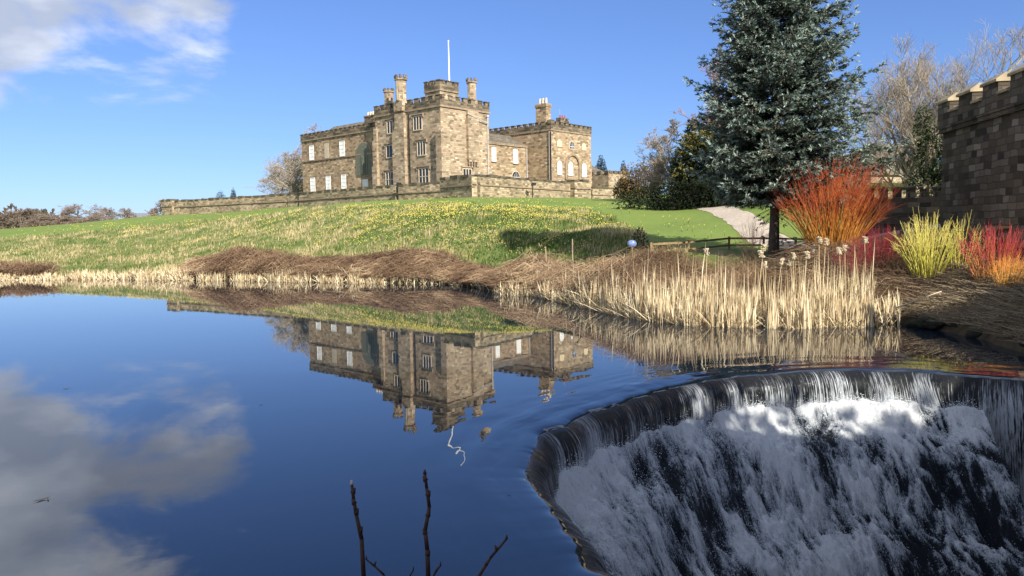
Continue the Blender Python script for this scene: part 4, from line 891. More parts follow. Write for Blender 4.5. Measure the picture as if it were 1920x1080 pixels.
cone(414, 376, 356, 175, 26, 'low spreading dark conifer behind the terrace wall next to the pointed one', 24, 700)
# round leafy tree at the left corner of the wing
IVY = attr_mat('olive_leaf', [(0, (.04, .045, .03)), (.5, (.16, .165, .11)), (1, (.30, .28, .20))], .8, .1)
a = aty(566, 350, 168); crown_tree('evergreen_oak', a[0], a[1], 8, [(0,0,8.5,3.2,3,3.4),(.5,0,4.5,3.0,3,3.6),(-1.0,0,11.5,2,2,1.8)], 2200, .5, IVY, 'grey green rounded tree tucked behind the left end of the castle wing', 'tree', seed=31, base=.5, trunk=(.4, 6))

crown_tree('yew_tree', 20, 1.5, 2.6, [(0,0,9,4.5,1.5,3.9),(5,0,9.4,3.5,1.5,3.6),(-4.0,0,10.2,3,1.5,4.2),(9,0,9,3,1.5,3.4)], 1250, .7, YEW, 'unseen dark evergreen row added to dapple the shade on the falls', 'tree', seed=99, trunk=(.5, 8))  # unseen crowns added to break up the shade edge across the falls
# --- bare trees
def at_ground(px, y): p = aty(px, 400, y); return p[0], p[1], gz(p[0], p[1])
def H(px, py, y, z): return aty(px, py, y)[2]-z
# distant ridge: oak and others
x, y, z = at_ground(146, 260); z = aty(146, 423, 260)[2]-2
oak = bare_tree('bare_oak', x, y, z, H(146, 379, 260, z), 41, 'large dome shaped bare oak on the far ridge left of the castle', sc=(2.1, 2.1, 1), spread=1.05, kids=(13, 8, 7, 5), up=.12, trunk_frac=.22, minr=.03, r=.55, ratio=.72)
x, y, z = at_ground(205, 300); z = aty(205, 418, 300)[2]-2
o2 = bare_tree('bare_tree', x, y, z, H(205, 387, 300, z), 42, 'bare tree immediately right of the large domed oak on the ridge', spread=.95, kids=(11, 7, 6, 5), up=.2, minr=.035, r=.42, sc=(1.4, 1.4, 1), group='bare trees along the far ridge', ratio=.7)
for px, pt, yy, rz_c, lab, w_ in [(238,388,310,1.3,'slim bare tree at the right end of the ridge copse near the farmhouse',.75),(178,396,290,2.4,'low dark bare tree filling the gap right of the domed oak trunk',1.1),(92,398,280,.7,'wide low bare tree left of the domed oak',1.35),(38,388,330,3.3,'bare tree rising above the wood near the left picture edge',1.2),(5,394,300,4.4,'bare tree cut by the left picture edge',1.2),
                                (287,389,260,5.0,'small bare tree just left of the terrace wall end',.7),(312,371,240,2.0,'bare tree top showing over the left end of the terrace wall',1.0),(388,369,215,2.9,'low bare tree behind the terrace wall left of the conifers',1.1),(62,408,262,5.6,'short brown bare tree at the foot of the wood on the left',1.3),(115,404,255,3.9,'short bushy bare tree close under the domed oak',1.2)]:
    zb = aty(px, 424 if px < 200 else 412, yy)[2]-2; hh = aty(px, pt, yy)[2]-zb; f = hh/H(205, 387, 300, z)
    copy_tree(o2, (aty(px, 400, yy)[0], yy, zb-.2), rz_c, (f*w_*1.35, f*w_*1.35, f), lab)
# trees behind the castle
x, y, z = at_ground(512, 172); z = 8.5
cs = bare_tree('bare_sycamore', x, y, z, H(512, 317, 172, z), 44, 'wide bare tree left of the castle wing behind the terrace wall', spread=1.0, kids=(13, 9, 7, 6), up=.12, minr=.018, r=.42, sc=(2.3, 2.3, 1), mats=(PALE, PALET), ratio=.72, trunk_frac=.12)
copy_tree(cs, (aty(625, 300, 190)[0], 190, 9), 2.0, (1.25, 1.25, H(625, 232, 190, 9)/H(512, 317, 172, z)), 'bare tree crown showing over the roof of the castle wing')
copy_tree(cs, (aty(556, 300, 160)[0], 160, 8.5), 4.0, (.55, .55, 1.35), 'slender pale bare tree beside the left castle corner')
# birch behind the yew, dark thorn, larch behind the spruce
x, y, z = at_ground(1262, 92); bare_tree('bare_birch', x, y, z, H(1258, 222, 92, z), 51, 'pale fine twigged bare tree left of the dark yew', spread=.75, kids=(14, 9, 8, 6), up=.25, minr=.014, r=.16, mats=(PALE, PALET), trunk_frac=.15, sc=(1.3, 1.3, 1))
x, y, z = at_ground(1222, 100); bare_tree('bare_thorn', x, y, z, H(1222, 292, 100, z), 52, 'small dark bare tree at the left end of the hedge', spread=.9, kids=(14, 9, 7, 6), up=.25, minr=.018, r=.16, sc=(1.5, 1.5, 1), trunk_frac=.1)
x, y, z = at_ground(1318, 88); bare_tree('bare_larch', x, y, z, H(1330, 84, 88, z), 53, 'tall pinkish bare tree behind the left side of the blue spruce', spread=.85, kids=(24, 11, 8, 6), up=.25, minr=.016, r=.26, mats=(BARK, PINK), trunk_frac=.25, sc=(1.0, 1.0, 1), ratio=.42)
# big bare trees behind the gate tower
x, y, z = at_ground(1748, 62); bt = bare_tree('bare_lime', x, y, z, H(1748, 30, 62, z), 61, 'tall bare many stemmed tree rising behind the left edge of the gate tower', spread=.60, levels=3, kids=(17, 12, 9), up=.48, minr=.0105, r=.30, mats=(PALE, PALET), trunk_frac=.12, forks=4, sc=(1.35, 1.35, 1), wander=.11, ratio=.62)
x, y, z = at_ground(1838, 68); copy_tree(bt, (x, y, z), 2.3, (.72, .72, .70), 'second bare tree showing over the battlements of the gate tower')
x, y, z = at_ground(1685, 66); copy_tree(bt, (x, y, z), 4.1, (.62, .62, .62), 'shorter bare tree between the blue spruce and the tall bare tree')
# ivy mass on the stems
x, y, z = at_ground(1738, 58)
crown_tree('ivy_clump', x, y, z, [(0,0,1.6,1.7,1.4,1.8),(.3,0,4.4,1.1,1,2.2),(-.5,0,6.6,.55,.5,1.6),(1.2,0,3.0,1.0,1,2.0)], 2600, .26, attr_mat('ivy_leaf', [(0, (.008, .012, .005)), (.6, (.035, .055, .02)), (1, (.12, .14, .045))], .5, .1), 'dark ivy covered stump between the pale bare stems left of the gate tower', 'ivy', seed=62, base=.4, trunk=(.3, 6))

# far woods
rs = np.random.default_rng(8); nn = 8000
wx = rs.uniform(-420, -95, nn); wy = rs.uniform(330, 470, nn); crest_z = aty(20, 403, 380)[2]+np.interp(wx/wy, [-.69, -.63, -.60, -.54, -.50], [1, 0, -4, -7, -12])
wz = rs.random(nn)**.6*(crest_z-1)*(0.80+.3*fbm(wx*.05, wy*.05, 3)); P = np.c_[wx, wy, wz+1]; D = np.c_[rs.normal(0, .5, (nn, 2)), np.ones(nn)]; D /= np.linalg.norm(D, axis=1, keepdims=True)
V, F, r = tufts(P, D, rs.uniform(1.8, 3.2, nn), 1.1, .25+.6*fbm(wx*.04, wy*.02, 3, 9)*1.0+rs.normal(0, .08, nn), 8)
np_mesh('woodland', V, F, attr_mat('far_wood', [(0, (.035, .035, .022)), (.45, (.085, .072, .05)), (.8, (.15, .115, .085)), (1, (.18, .14, .10))], .95), rnd=r, label='far brown and dark green woodland at the left horizon', cat='woodland', kind='stuff')

# ------------------------------------------------------------------ meadow grass, daffodils
def scatter_px(n, x0, x1, y0, y1):
    """points on the hill, denser near the camera, drawn in azimuth and distance"""
    az0 = (x0-960)/F_PX; az1 = (x1-960)/F_PX; y = 1/rng.uniform(1/y1, 1/y0, n); a = rng.uniform(az0, az1, n); return a*y, y
gxp, gyp = scatter_px(190000, -120, 1290, 40, 165); rz = rough_zone(gxp, gyp); d_ = seg_d(gxp, gyp, shore, False); ins = inside(gxp, gyp, pond_poly)
nzg = fbm(gxp*.5, gyp*.5, 3, 31); kp = (rng.random(len(gxp)) < rz**2) & ~ins & (d_ > .6) & (rng.random(len(gxp)) < .25+1.3*nzg); gxp, gyp, nzg = gxp[kp], gyp[kp], nzg[kp]; gzp = ground(gxp, gyp)
n = len(gxp); h_ = rng.uniform(.14, .42, n)*(0.35+1.3*nzg)*np.interp(gyp, [50, 110], [1.1, 1.2]); tall = rng.random(n) < .012; h_[tall] *= 1.8
R_ = np.c_[gxp, gyp, gzp-.02]; Tp = R_+np.c_[rng.normal(0, .10, (n, 2)), h_]; Tp[:, 0] += .06
gr = (.28+1.05*(fbm(gxp*.28, gyp*.28, 3, 33)-.5)+.95*(fbm(gxp*1.3, gyp*1.3, 2, 37)-.5)+rng.normal(0, .16, n)+.22*(h_ > .3))
# the daffodil patch is greener
patch = np.exp(-(((gxp-4)/18)**2+((gyp-84)/22)**2)); gr -= .30*patch; gr += .15*(nzg > .55)+.10
GRASS = attr_mat('meadow_grass', [(0, (.075, .135, .030)), (.35, (.13, .185, .05)), (.55, (.23, .24, .09)), (.8, (.40, .34, .17)), (1, (.52, .43, .24))], .9, .25)
ribbons(R_, Tp, np.interp(gyp, [40, 150], [.06, .12]), gr.clip(0, 1), name='meadow_grass', mat=GRASS, kind='stuff', label='tufted green and straw coloured meadow grass on the slope', cat='grass', taper=.8)
print('grass', n)
# daffodils
def daffs(cx, cy, sx_, sy_, n, clump=3): 
    k = max(1, n//14); a = np.c_[rng.normal(cx, sx_, k), rng.normal(cy, sy_, k)]; p = np.repeat(a, 14, 0)+rng.normal(0, .55, (k*14, 2)); return p
dd = []
for px, py, sx_, sy_, n in [(760,402,6,5,1300),(880,392,7,5,1600),(980,392,7,5,1300),(1040,410,5,5,700),(700,388,7,3,500),(860,430,7,7,900),(960,440,6,6,600),(1080,400,4,4,300),(1130,440,3,3,170),(600,400,9,4,300),(420,413,14,4,500),(260,421,14,4,600),(150,426,12,4,600),(200,424,5,3,400),(60,430,12,4,240),(30,444,4,3,160),(70,471,1.0,.8,50),
                         (1255,420,1.2,.8,70),(1272,426,1.0,.6,60),(1163,388,1.5,.8,70),(1240,431,2.2,.8,90),(1260,441,2.5,.7,110),(1300,437,1.5,.6,50),(1180,445,2.5,1,90),(700,375,8,1.2,200),(330,401,2,.8,80),(640,380,6,.8,130),(120,420,4,1,90),(290,405,7,.8,200),(90,425,3,1,120),(30,429,3,1,100),(1215,449,2.5,1.2,70)]:
    cx_, cy_, _ = hit(px, py, 40); dd.append(daffs(cx_, cy_, sx_*.9, sy_, int(n*(.8 if n > 250 else .45))))
dd = np.vstack(dd); dd = dd[~inside(dd[:, 0], dd[:, 1], pond_poly)]; rzd = rough_zone(dd[:, 0], dd[:, 1]); dd = dd[(rzd > .5) | (rng.random(len(dd)) < .12)]; dz = ground(dd[:, 0], dd[:, 1]); n = len(dd); hh = rng.uniform(.20, .36, n)
lv = ribbons(np.c_[dd, dz], np.c_[dd+rng.normal(0, .07, (n, 2)), dz+hh*.85], .05, rng.random(n)*.35, name='daffodils', mat=attr_mat('daffodil', [(0, (.05, .12, .04)), (.4, (.08, .18, .06)), (.5, (.72, .58, .05)), (1, (.85, .76, .25))], .7, .2), kind='stuff', label='drifts of yellow daffodils scattered over the grassy hill', cat='flowers')
cen = np.c_[dd+rng.normal(0, .05, (n, 2)), dz+hh+.03]; Vd, Fd = blobs(cen, rng.uniform(.035, .06, (n, 1))*np.interp(dd[:, 1], [60, 150], [.9, 1.45])[:, None])
fl = np_mesh('daffodil_flowers', Vd, Fd, lv.data.materials[0], rnd=np.repeat(rng.uniform(.55, 1, n), 6), kind='stuff'); fl.parent = lv

# ------------------------------------------------------------------ brambles on the bank
def shore_pts(n, u0, u1, back0, back1):
    """points along the shore polyline between pixel columns, set back on the land"""
    px = rng.uniform(u0, u1, n); sp_ = np.array(shore_px, float); py = np.interp(px, sp_[:, 0], sp_[:, 1])
    bk = rng.uniform(back0, back1, n); sx_ = np.interp(px, sp_[:, 0], np.array(shore)[:, 0]); sy_ = np.interp(px, sp_[:, 0], np.array(shore)[:, 1])
    return sx_+sx_/sy_*bk, sy_+bk, px, bk
BRA = attr_mat('bramble_stems', [(0, (.08, .048, .03)), (.5, (.24, .155, .095)), (.8, (.38, .26, .155)), (1, (.58, .45, .28))], .85)
def brambles(n, u0, u1, b0, b1, hfun, label, lean=-.25, rb=.0, name='brambles', mat=None, w=.022, seglen=1.0):
    X, Y, px, bk = shore_pts(n, u0, u1, b0, b1); Z_ = ground(X, Y); hh = hfun(px, bk)*rng.uniform(.5, 1.15, n)*(.5+1.0*fbm(X*.7, Y*.7, 3, 51))
    a = rng.uniform(0, 6.28, n); ex_ = rng.uniform(.2, 1.0, n)*seglen; lean = lean*rng.normal(.8, 1.3, n); P0_ = np.c_[X, Y, Z_]; o1 = np.c_[np.cos(a)*ex_*.25, np.sin(a)*ex_*.25, hh*.65]; o2 = np.c_[np.cos(a)*ex_*.8+lean*hh*.5, np.sin(a)*ex_*.8, hh]; o3 = np.c_[np.cos(a)*ex_*1.5+lean*hh, np.sin(a)*ex_*1.5, hh*rng.uniform(.5, .95, n)]
    P1_, P2_, P3_ = P0_+o1, P0_+o2, P0_+o3; wd = w*np.interp(Y, [30, 80], [.6, 1.15]); A = np.vstack([P0_, P1_, P2_]); B_ = np.vstack([P1_, P2_, P3_]); ww = np.r_[wd, wd*.8, wd*.6]
    V, F = tubes(A, B_, ww, ww*.8, 3); rr = (rng.normal(.42+rb, .22, n)+1.1*(fbm(X*.45, Y*.45, 3, 58)-.5)).clip(0, 1); return np_mesh(name, V, F, mat or BRA, rnd=np.repeat(np.tile(rr, 3), 6), kind='stuff', label=label, cat='brambles')
def hb(px, bk): return np.interp(px, [355, 385, 440, 500, 560, 640, 800, 900, 1000, 1060], [.35, 1.1, 1.9, 1.6, 1.15, .85, .8, .75, .65, .5])*np.interp(bk, [0, 1, 3, 8], [.5, .85, 1, .75])
brambles(24000, 362, 1040, .2, 4.2, hb, 'dense russet bramble thicket on the pond bank below the castle hill')
brambles(1600, -60, 100, .5, 3.5, lambda p, b_: 1.3+0*p, 'low russet brambles at the far left end of the bank')
brambles(4200, 1000, 1215, .6, 4.5, lambda p, b_: 1.05+0*p, 'brown dead stems leaning over the bank left of the wooden fence', lean=.45, rb=.15, name='dead_stems')
brambles(9000, 1200, 1720, 1.2, 6.5, lambda p, b_: .62*np.interp(p, [1200, 1400, 1480, 1720], [1.5, 1.5, 1.2, .7]), 'brown tangled undergrowth behind the right hand reeds', rb=.05, name='undergrowth', w=.014)
# tangled litter on the right bank
n = 15000; X = rng.uniform(14.0, 26.0, n); Y = rng.uniform(24, 40, n); ok = ~inside(X, Y, pond_poly) & (seg_d(X, Y, shore, False) > .2); X, Y = X[ok], Y[ok]; n = len(X)
P0_ = np.c_[X, Y, ground(X, Y)+.02]; a = rng.uniform(0, 6.28, n); ln_ = rng.uniform(.3, 1.3, n); P1_ = P0_+np.c_[np.cos(a)*ln_, np.sin(a)*ln_, rng.uniform(.0, .30, n)]
V, F = tubes(P0_, P1_, rng.uniform(.006, .018, n), .006, 3); np_mesh('dead_twigs', V, F, attr_mat('dead_twig', [(0, (.10, .075, .05)), (.5, (.24, .185, .12)), (1, (.42, .34, .22))], .9), rnd=np.repeat(rng.random(n), 6), kind='stuff', label='tangle of dead twigs and stalks covering the right bank', cat='dead twigs')

# ------------------------------------------------------------------ reeds
REED = attr_mat('dry_reed', [(0, (.16, .105, .05)), (.35, (.44, .34, .19)), (.7, (.67, .55, .35)), (1, (.80, .71, .50))], .75, .12)
def reeds(n, u0, u1, b0, b1, hfun, wd, label, leanx=0.0, lean=.16, name='reeds'):
    X, Y, px, bk = shore_pts(int(n*1.5), u0, u1, b0, b1); kp = fbm(X*1.1, Y*.9, 3, 77) > .52-.22*rng.random(len(X)); X, Y, px, bk = X[kp], Y[kp], px[kp], bk[kp]; n = len(X); Z_ = np.maximum(ground(X, Y), 0)-.05
    hh = hfun(px)*rng.uniform(.45, 1.15, n)*(.35+1.25*fbm(X*.9, Y*.9, 2, 71)); a = rng.uniform(0, 6.28, n); l_ = np.abs(rng.normal(0, lean, n)); br_ = rng.random(n) < .38; l_[br_] = rng.uniform(.4, 1.5, br_.sum()); hh[br_] *= .7
    P0_ = np.c_[X, Y, Z_]; T_ = P0_+np.c_[np.cos(a)*l_*hh+leanx*hh, np.sin(a)*l_*hh*.6, hh/np.sqrt(1+l_**2)]; mid = P0_*.45+T_*.55; mid[:, 2] += hh*.06
    return ribbons(P0_, T_, wd*rng.uniform(.6, 1.4, n), rng.normal(.55, .30, n).clip(0, 1), mid=mid, name=name, mat=REED, side=rng.normal(0, .6, n), kind='stuff', label=label, cat='reeds', taper=.85)
reeds(3400, -80, 400, -.9, .7, lambda p: np.interp(p, [-80, 60, 150, 250, 330, 400], [.45, .55, .7, .9, .9, .8]), .06, 'strip of pale dry reeds along the far left shore', lean=.6)
reeds(700, 400, 478, -.6, .3, lambda p: .7+0*p, .055, 'thin patch of dry reeds in front of the tallest brambles')
reeds(2600, 482, 722, -.8, .9, lambda p: np.interp(p, [482, 560, 640, 722], [.75, 1.0, 1.0, .55]), .06, 'band of pale dry reeds under the bramble thicket', lean=.45)
reeds(500, 722, 930, -.2, .8, lambda p: .7+0*p, .045, 'sparse short dry reeds below the castle tower', lean=.7)
reeds(2200, 925, 1130, -1.2, 1.8, lambda p: np.interp(p, [925, 1000, 1130], [.8, 1.15, 1.5]), .05, 'leaning pale reeds where the shore turns towards the viewer', lean=.4, leanx=.12)
reeds(6200, 1120, 1640, -1.3, 2.4, lambda p: np.interp(p, [1120, 1400, 1550, 1640], [1.35, 1.25, 1.15, 1.05]), .036, 'wide stand of tall cream coloured reeds in the shallows on the right', lean=.10)
reeds(190, 1600, 1692, -1.5, .9, lambda p: 1.3+0*p, .04, 'last scattered reed stalks at the right end of the reed stand', lean=.25)
reeds(700, 1060, 1640, -.8, 2.4, lambda p: 2.3+0*p, .026, 'thin taller reed stalks rising out of the right hand reed stand', lean=.07)
# cattails with fluffy heads
FLF = plain('seed_fluff', (.60, .51, .35), .95, .15, 9); STK = plain('cattail_stalk', (.60, .48, .28), .8, .2, 3)
cat_spots = [(1428,474,'leftmost'),(1432,462,''),(1436,494,''),(1466,488,''),(1482,490,''),(1487,478,''),(1513,476,''),(1527,464,''),(1536,448,''),(1548,451,''),(1574,468,''),(1584,464,''),(1621,448,''),(1326,470,'')]
nms = ['fluffy cattail head left of the spruce trunk, lower one','topmost fluffy cattail beside the spruce trunk','cattail head low in front of the spruce trunk','drooping cattail head right of the spruce trunk','cattail head at the left foot of the orange shrub','small cattail beside the one at the foot of the orange shrub','cattail midway along the foot of the orange shrub','cattail just left of the tallest pair','tallest thick cattail with a ragged head before the orange shrub','bushy cattail right of the tallest one','leaning cattail at the right part of the orange shrub foot','cattail with an open head near the red shrub','solitary curved cattail in front of the low red shrub','isolated cattail in front of the wooden fence']
for i, ((px, py, _), nm) in enumerate(zip(cat_spots, nms)):
    y = 34.2+rng.uniform(0, 1.6); h_ = aty(px, py, y); x = h_[0]; t = empty('cattail', (x, y, -.05), label=nm, cat='cattail', group='cattails with fluffy seed heads'); hz = h_[2]+.05; dx_ = rng.normal(0, .10)
    q = MB(); q.bar((dx_*2.2, 0, 0), (dx_, 0, hz*.5), .022, .018, 5); q.bar((dx_, 0, hz*.5), (0, 0, hz), .018, .010, 5); q.build('stalk', STK, t)
    k = 150; c_ = np.c_[rng.normal(0, .045, (k, 2)), hz+rng.uniform(-.22, .10, k)]; c_[:, 0] += .05*np.sin(c_[:, 2]*9); Vb, Fb = blobs(c_, rng.uniform(.014, .040, (k, 1))); np_mesh('seed_head', Vb, Fb, FLF, t)

# ------------------------------------------------------------------ coloured dogwoods
def dogwood(px, y, n, hpx, wpx, stops, label, r=.011, seed=0, name='dogwood_shrub', lean=0.0, basew=.35, zb=None):
    rs = np.random.default_rng(seed); x, _, z = at_ground(px, y); z = z if zb is None else zb
    Hh = hpx/F_PX*y; Wd = wpx/F_PX*y/2; t = empty(name, (x, y, z-.1), label=label, cat='shrub', group='bare dogwood shrubs with coloured stems')
    a = rs.uniform(0, 6.28, n); q = rs.random(n)**.6; bx_ = np.c_[np.cos(a)*q*Wd*basew, np.sin(a)*q*Wd*basew*.8, np.zeros(n)]
    hh = Hh*rs.uniform(.55, 1.05, n)*(1-.28*q**2); tip = np.c_[np.cos(a)*q*Wd*1.05+lean*hh, np.sin(a)*q*Wd*.9, hh]+np.c_[rs.normal(0, .12*Wd*.5, (n, 2)), np.zeros(n)]
    m1 = bx_+(tip-bx_)*np.array([.28, .28, .36])+rs.normal(0, .03, (n, 3)); m2 = bx_+(tip-bx_)*np.array([.60, .60, .68])+rs.normal(0, .04, (n, 3))
    A = [bx_, m1, m2]; B_ = [m1, m2, tip]; r0 = [np.full(n, r), np.full(n, r*.85), np.full(n, r*.65)]; r1 = [np.full(n, r*.85), np.full(n, r*.65), np.full(n, r*.3)]; c0 = [.12, .35, .62]
    cc = [np.full(n, v) for v in c0]; ce = [np.full(n, v) for v in (.35, .62, .95)]
    for fr in (.45, .6, .75, .85):
        st_ = m1+(tip-m1)*fr; dr = (tip-m1)/np.linalg.norm(tip-m1, axis=1, keepdims=True)+rs.normal(0, .32, (n, 3)); ln_ = rs.uniform(.12, .32, n)*Hh*(1.1-fr)*1.4; A.append(st_); B_.append(st_+dr*ln_[:, None]); r0.append(np.full(n, r*.45)); r1.append(np.full(n, r*.25)); cc.append(np.full(n, .4+.5*fr)); ce.append(np.full(n, .6+.45*fr))
    A = np.vstack(A); B_ = np.vstack(B_); V, F = tubes(A, B_, np.concatenate(r0), np.concatenate(r1), 3)
    jit = np.tile(rs.normal(0, .10, n), len(cc)); c1 = np.concatenate(cc)+jit; c2 = np.concatenate(ce)+jit; rn = np.stack([c1]*3+[c2]*3, 1).ravel().clip(0, 1)
    np_mesh('stems', V, F, attr_mat('stem_'+str(seed), stops, .55, spec=.35), t, rnd=rn); return t
OR = [(0, (.40, .21, .05)), (.3, (.54, .24, .045)), (.6, (.46, .125, .03)), (1, (.32, .05, .03))]
dogwood(1560, 39, 480, 178, 235, OR, 'huge bright orange dogwood with red tips in front of the blue spruce', .0155, 81)
RD = [(0, (.20, .07, .05)), (.5, (.27, .03, .035)), (1, (.20, .015, .03))]
dogwood(1652, 37.5, 200, 80, 110, RD, 'low crimson dogwood between the orange and yellow shrubs', .008, 82, basew=.6)
dogwood(1606, 36.5, 140, 75, 110, RD, 'small dark red dogwood at the right foot of the orange shrub', .007, 88, basew=.7)
YL = [(0, (.46, .42, .07)), (.5, (.58, .54, .10)), (1, (.55, .46, .14))]
dogwood(1742, 35.0, 120, 122, 130, YL, 'lime yellow dogwood standing in front of the dark gate tower corner', .019, 83, basew=.4)
dogwood(1806, 34.6, 34, 108, 90, YL, 'smaller yellow dogwood to the right of the dense lime yellow one', .016, 84, basew=.5, lean=.12)
RO = [(0, (.46, .26, .07)), (.35, (.50, .18, .05)), (.7, (.42, .06, .05)), (1, (.34, .03, .045))]
dogwood(1866, 32.5, 130, 112, 130, RO, 'scarlet and orange dogwood under the gate tower near the right edge', .013, 85, basew=.5)
dogwood(1900, 31.0, 120, 70, 100, [(0, (.60, .34, .06)), (1, (.62, .24, .04))], 'amber orange dogwood lowest on the bank at the right edge', .010, 86, basew=.5, lean=.35)
dogwood(1410, 41.0, 60, 95, 60, [(0, (.14, .09, .07)), (1, (.20, .11, .09))], 'thin dark leafless sapling shrub left of the spruce trunk', .007, 87)
# dark small conifer sapling by the blue ball
x, y, z = at_ground(1200, 47); crown_tree('holly_sapling', x, y, z, [(0,0,1.4,.42,.4,.55),(0,0,.6,.3,.3,.5)], 160, .16, DKB, 'small dark evergreen sapling behind the blue round buoy', 'shrub', seed=91, trunk=(.04, 1.5))
# blue round buoy / sign
p = aty(1185, 457, 44); t = empty('buoy', (p[0], p[1], gz(p[0], p[1])-.2), label='round blue and white buoy on a post at the left end of the wooden fence', cat='buoy')
hz = p[2]-gz(p[0], p[1])+.2
MB().cyl(0, 0, 0, hz, .05, .05, 8).build('post', M['wood'], t); bm = bmesh.new(); bmesh.ops.create_uvsphere(bm, u_segments=16, v_segments=10, radius=.28, matrix=Matrix.Translation((0, 0, hz))@Matrix.Diagonal((1, .6, .8, 1))); me = bpy.data.meshes.new('float'); bm.to_mesh(me); bm.free(); me.materials.append(plain('blue_plastic', (.16, .22, .42), .35, .4, 5)); o = bpy.data.objects.new('float', me); C.objects.link(o); o.parent = t

# ------------------------------------------------------------------ fences, stakes
def fence(pts, zt_px, name, label, rails=(0.0, .42, .84), step=1, y=None, mat=None):
    """pts: (px, py_top, Y) of the posts"""
    W_ = [aty(*p) for p in pts]; c_ = W_[0]; t = empty(name, (c_[0], c_[1], 0), label=label, cat='fence'); mat = mat or M['wood']
    for w_ in W_:
        g_ = gz(w_[0], w_[1]); q = MB().box(-.06, .06, -.05, .05, -.4, w_[2]-g_+.05); o = q.build('post', mat, t); o.location = (w_[0]-c_[0], w_[1]-c_[1], g_)
    for a, b_ in zip(W_[:-1], W_[1:]):
        for r_ in rails:
            q = MB(); q.obox((a[0]-c_[0], a[1]-c_[1]), (b_[0]-c_[0], b_[1]-c_[1]), .035, a[2]-r_-.12, a[2]-r_, side=-.07, z0b=b_[2]-r_-.12, z1b=b_[2]-r_); q.build('rail', mat, t)
    return t
fence([(1221,456,41.5),(1291,452,43.5),(1367,445,45.5),(1432,445,46),(1492,446,45),(1530,448,43)], 0, 'wooden_fence', 'brown post and rail fence across the bottom of the lawn behind the reeds')
fence([(1690,434,39.5),(1742,432,38.2),(1790,430,37),(1862,425,35),(1945,420,33)], 0, 'wooden_fence', 'post and rail fence behind the yellow dogwoods at the foot of the gate tower', rails=(0, .5))
for px, py, y_, hgt, lab in [(1025,462,52,1.3,'upright grey stake on the bank right of the castle reflection'),(986,490,53,.7,'short grey stake in the brambles left of the taller stake'),(1073,448,50,2.0,'thin pale cane standing in the dead stems'),(276,475,80,1.6,'leaning grey stake near the left shore'),(25,492,80,1.0,'thick grey stake at the far left shore'),(321,480,79,1.5,'slim stake behind the left reed strip')]:
    p = aty(px, py, y_); g_ = gz(p[0], p[1]); t = empty('stake', (p[0], p[1], g_), label=lab, cat='stake', group='stakes on the pond bank'); MB().bar((0, 0, -.3), (rng.normal(0, .05), 0, max(.5, p[2]-g_)), .05, .04, 6).build('shaft', M['stake'], t)

# fallen branches on the right bank
def limb(name, pts, r, label, mat, cat='branch', group=None):
    c_ = np.array(pts[0]); q = MB(); n = len(pts)
    for i in range(n-1): q.bar(np.array(pts[i])-c_, np.array(pts[i+1])-c_, r*(1-.7*i/n), r*(1-.7*(i+1)/n), 6)
    o = q.build(name, mat, smooth=True); o.location = c_; return tag(o, label, cat, group)
DW = plain('bleached_wood', (.55, .45, .30), .85, .2, 4)
a = atz(1745, 602, -.02); b_ = aty(1822, 562, a[1]-1.2); limb('fallen_branch', [a, (a+b_)/2+np.array([0, 0, .03]), b_], .06, 'pale bare branch slanting from the water up the dark right bank', DW)
a = aty(1678, 578, 30.5); b_ = aty(1765, 546, 30.5); limb('fallen_branch', [a, (a+b_)/2, b_], .035, 'thinner grey stick lying along the bank behind the last reeds', DW)
# floating post stump with dry stalks
t0_ = atz(1702, 588, 0.0); t = empty('reed_stump', (t0_[0], t0_[1], 0), label='small clump of broken stalks standing alone in the water right of the reeds', cat='reeds')
q = MB(); [q.bar((rng.normal(0, .06), rng.normal(0, .06), -.1), (rng.normal(0, .28), rng.normal(0, .1), rng.uniform(.5, 1.2)), .022, .014, 5) for _ in range(7)]; q.build('stalks', STK, t)

# dark bank face on the right: undercut stones
n = 20
for i in range(n):
    u = rng.random(); px = np.interp(u, [0, 1], [1690, 1990]); X, Y, Z_ = np.interp(u, [0, .25, .6, 1], [17.3, 18.0, 18.2, 18.6]), np.interp(u, [0, .25, .6, 1], [32.5, 29.8, 26.5, 21.5]), rng.uniform(-.05, .35)
    bm = bmesh.new(); bmesh.ops.create_icosphere(bm, subdivisions=3, radius=1); sx_, sy_, sz_ = rng.uniform(.3, .6), rng.uniform(.4, .9), rng.uniform(.15, .34)
    for v in bm.verts:
        k = .5+1.0*float(fbm([v.co.x*1.4+i], [v.co.y*1.4+v.co.z*1.3], 3, i)[0]); v.co = Vector((v.co.x*sx_*k, v.co.y*sy_*k, v.co.z*sz_*k))
    me = bpy.data.meshes.new('bank_rock'); bm.to_mesh(me); bm.free()
    for p_ in me.polygons: p_.use_smooth = True
    if i == 0: ROCK = plain('shade_black_rock', (.018, .018, .011), .95, .7, 3.5); bank_rocks = empty('bank_rocks', (18, 28, 0), label='boulders and roots lining the right bank, its shade put into their near black colour', cat='rocks')  # near-black rock colour stands in for the deep shade under the bank
    me.materials.append(ROCK); o = bpy.data.objects.new('rock', me); C.objects.link(o); o.location = (X-18+rng.normal(0, .3), Y-28, Z_); o.parent = bank_rocks

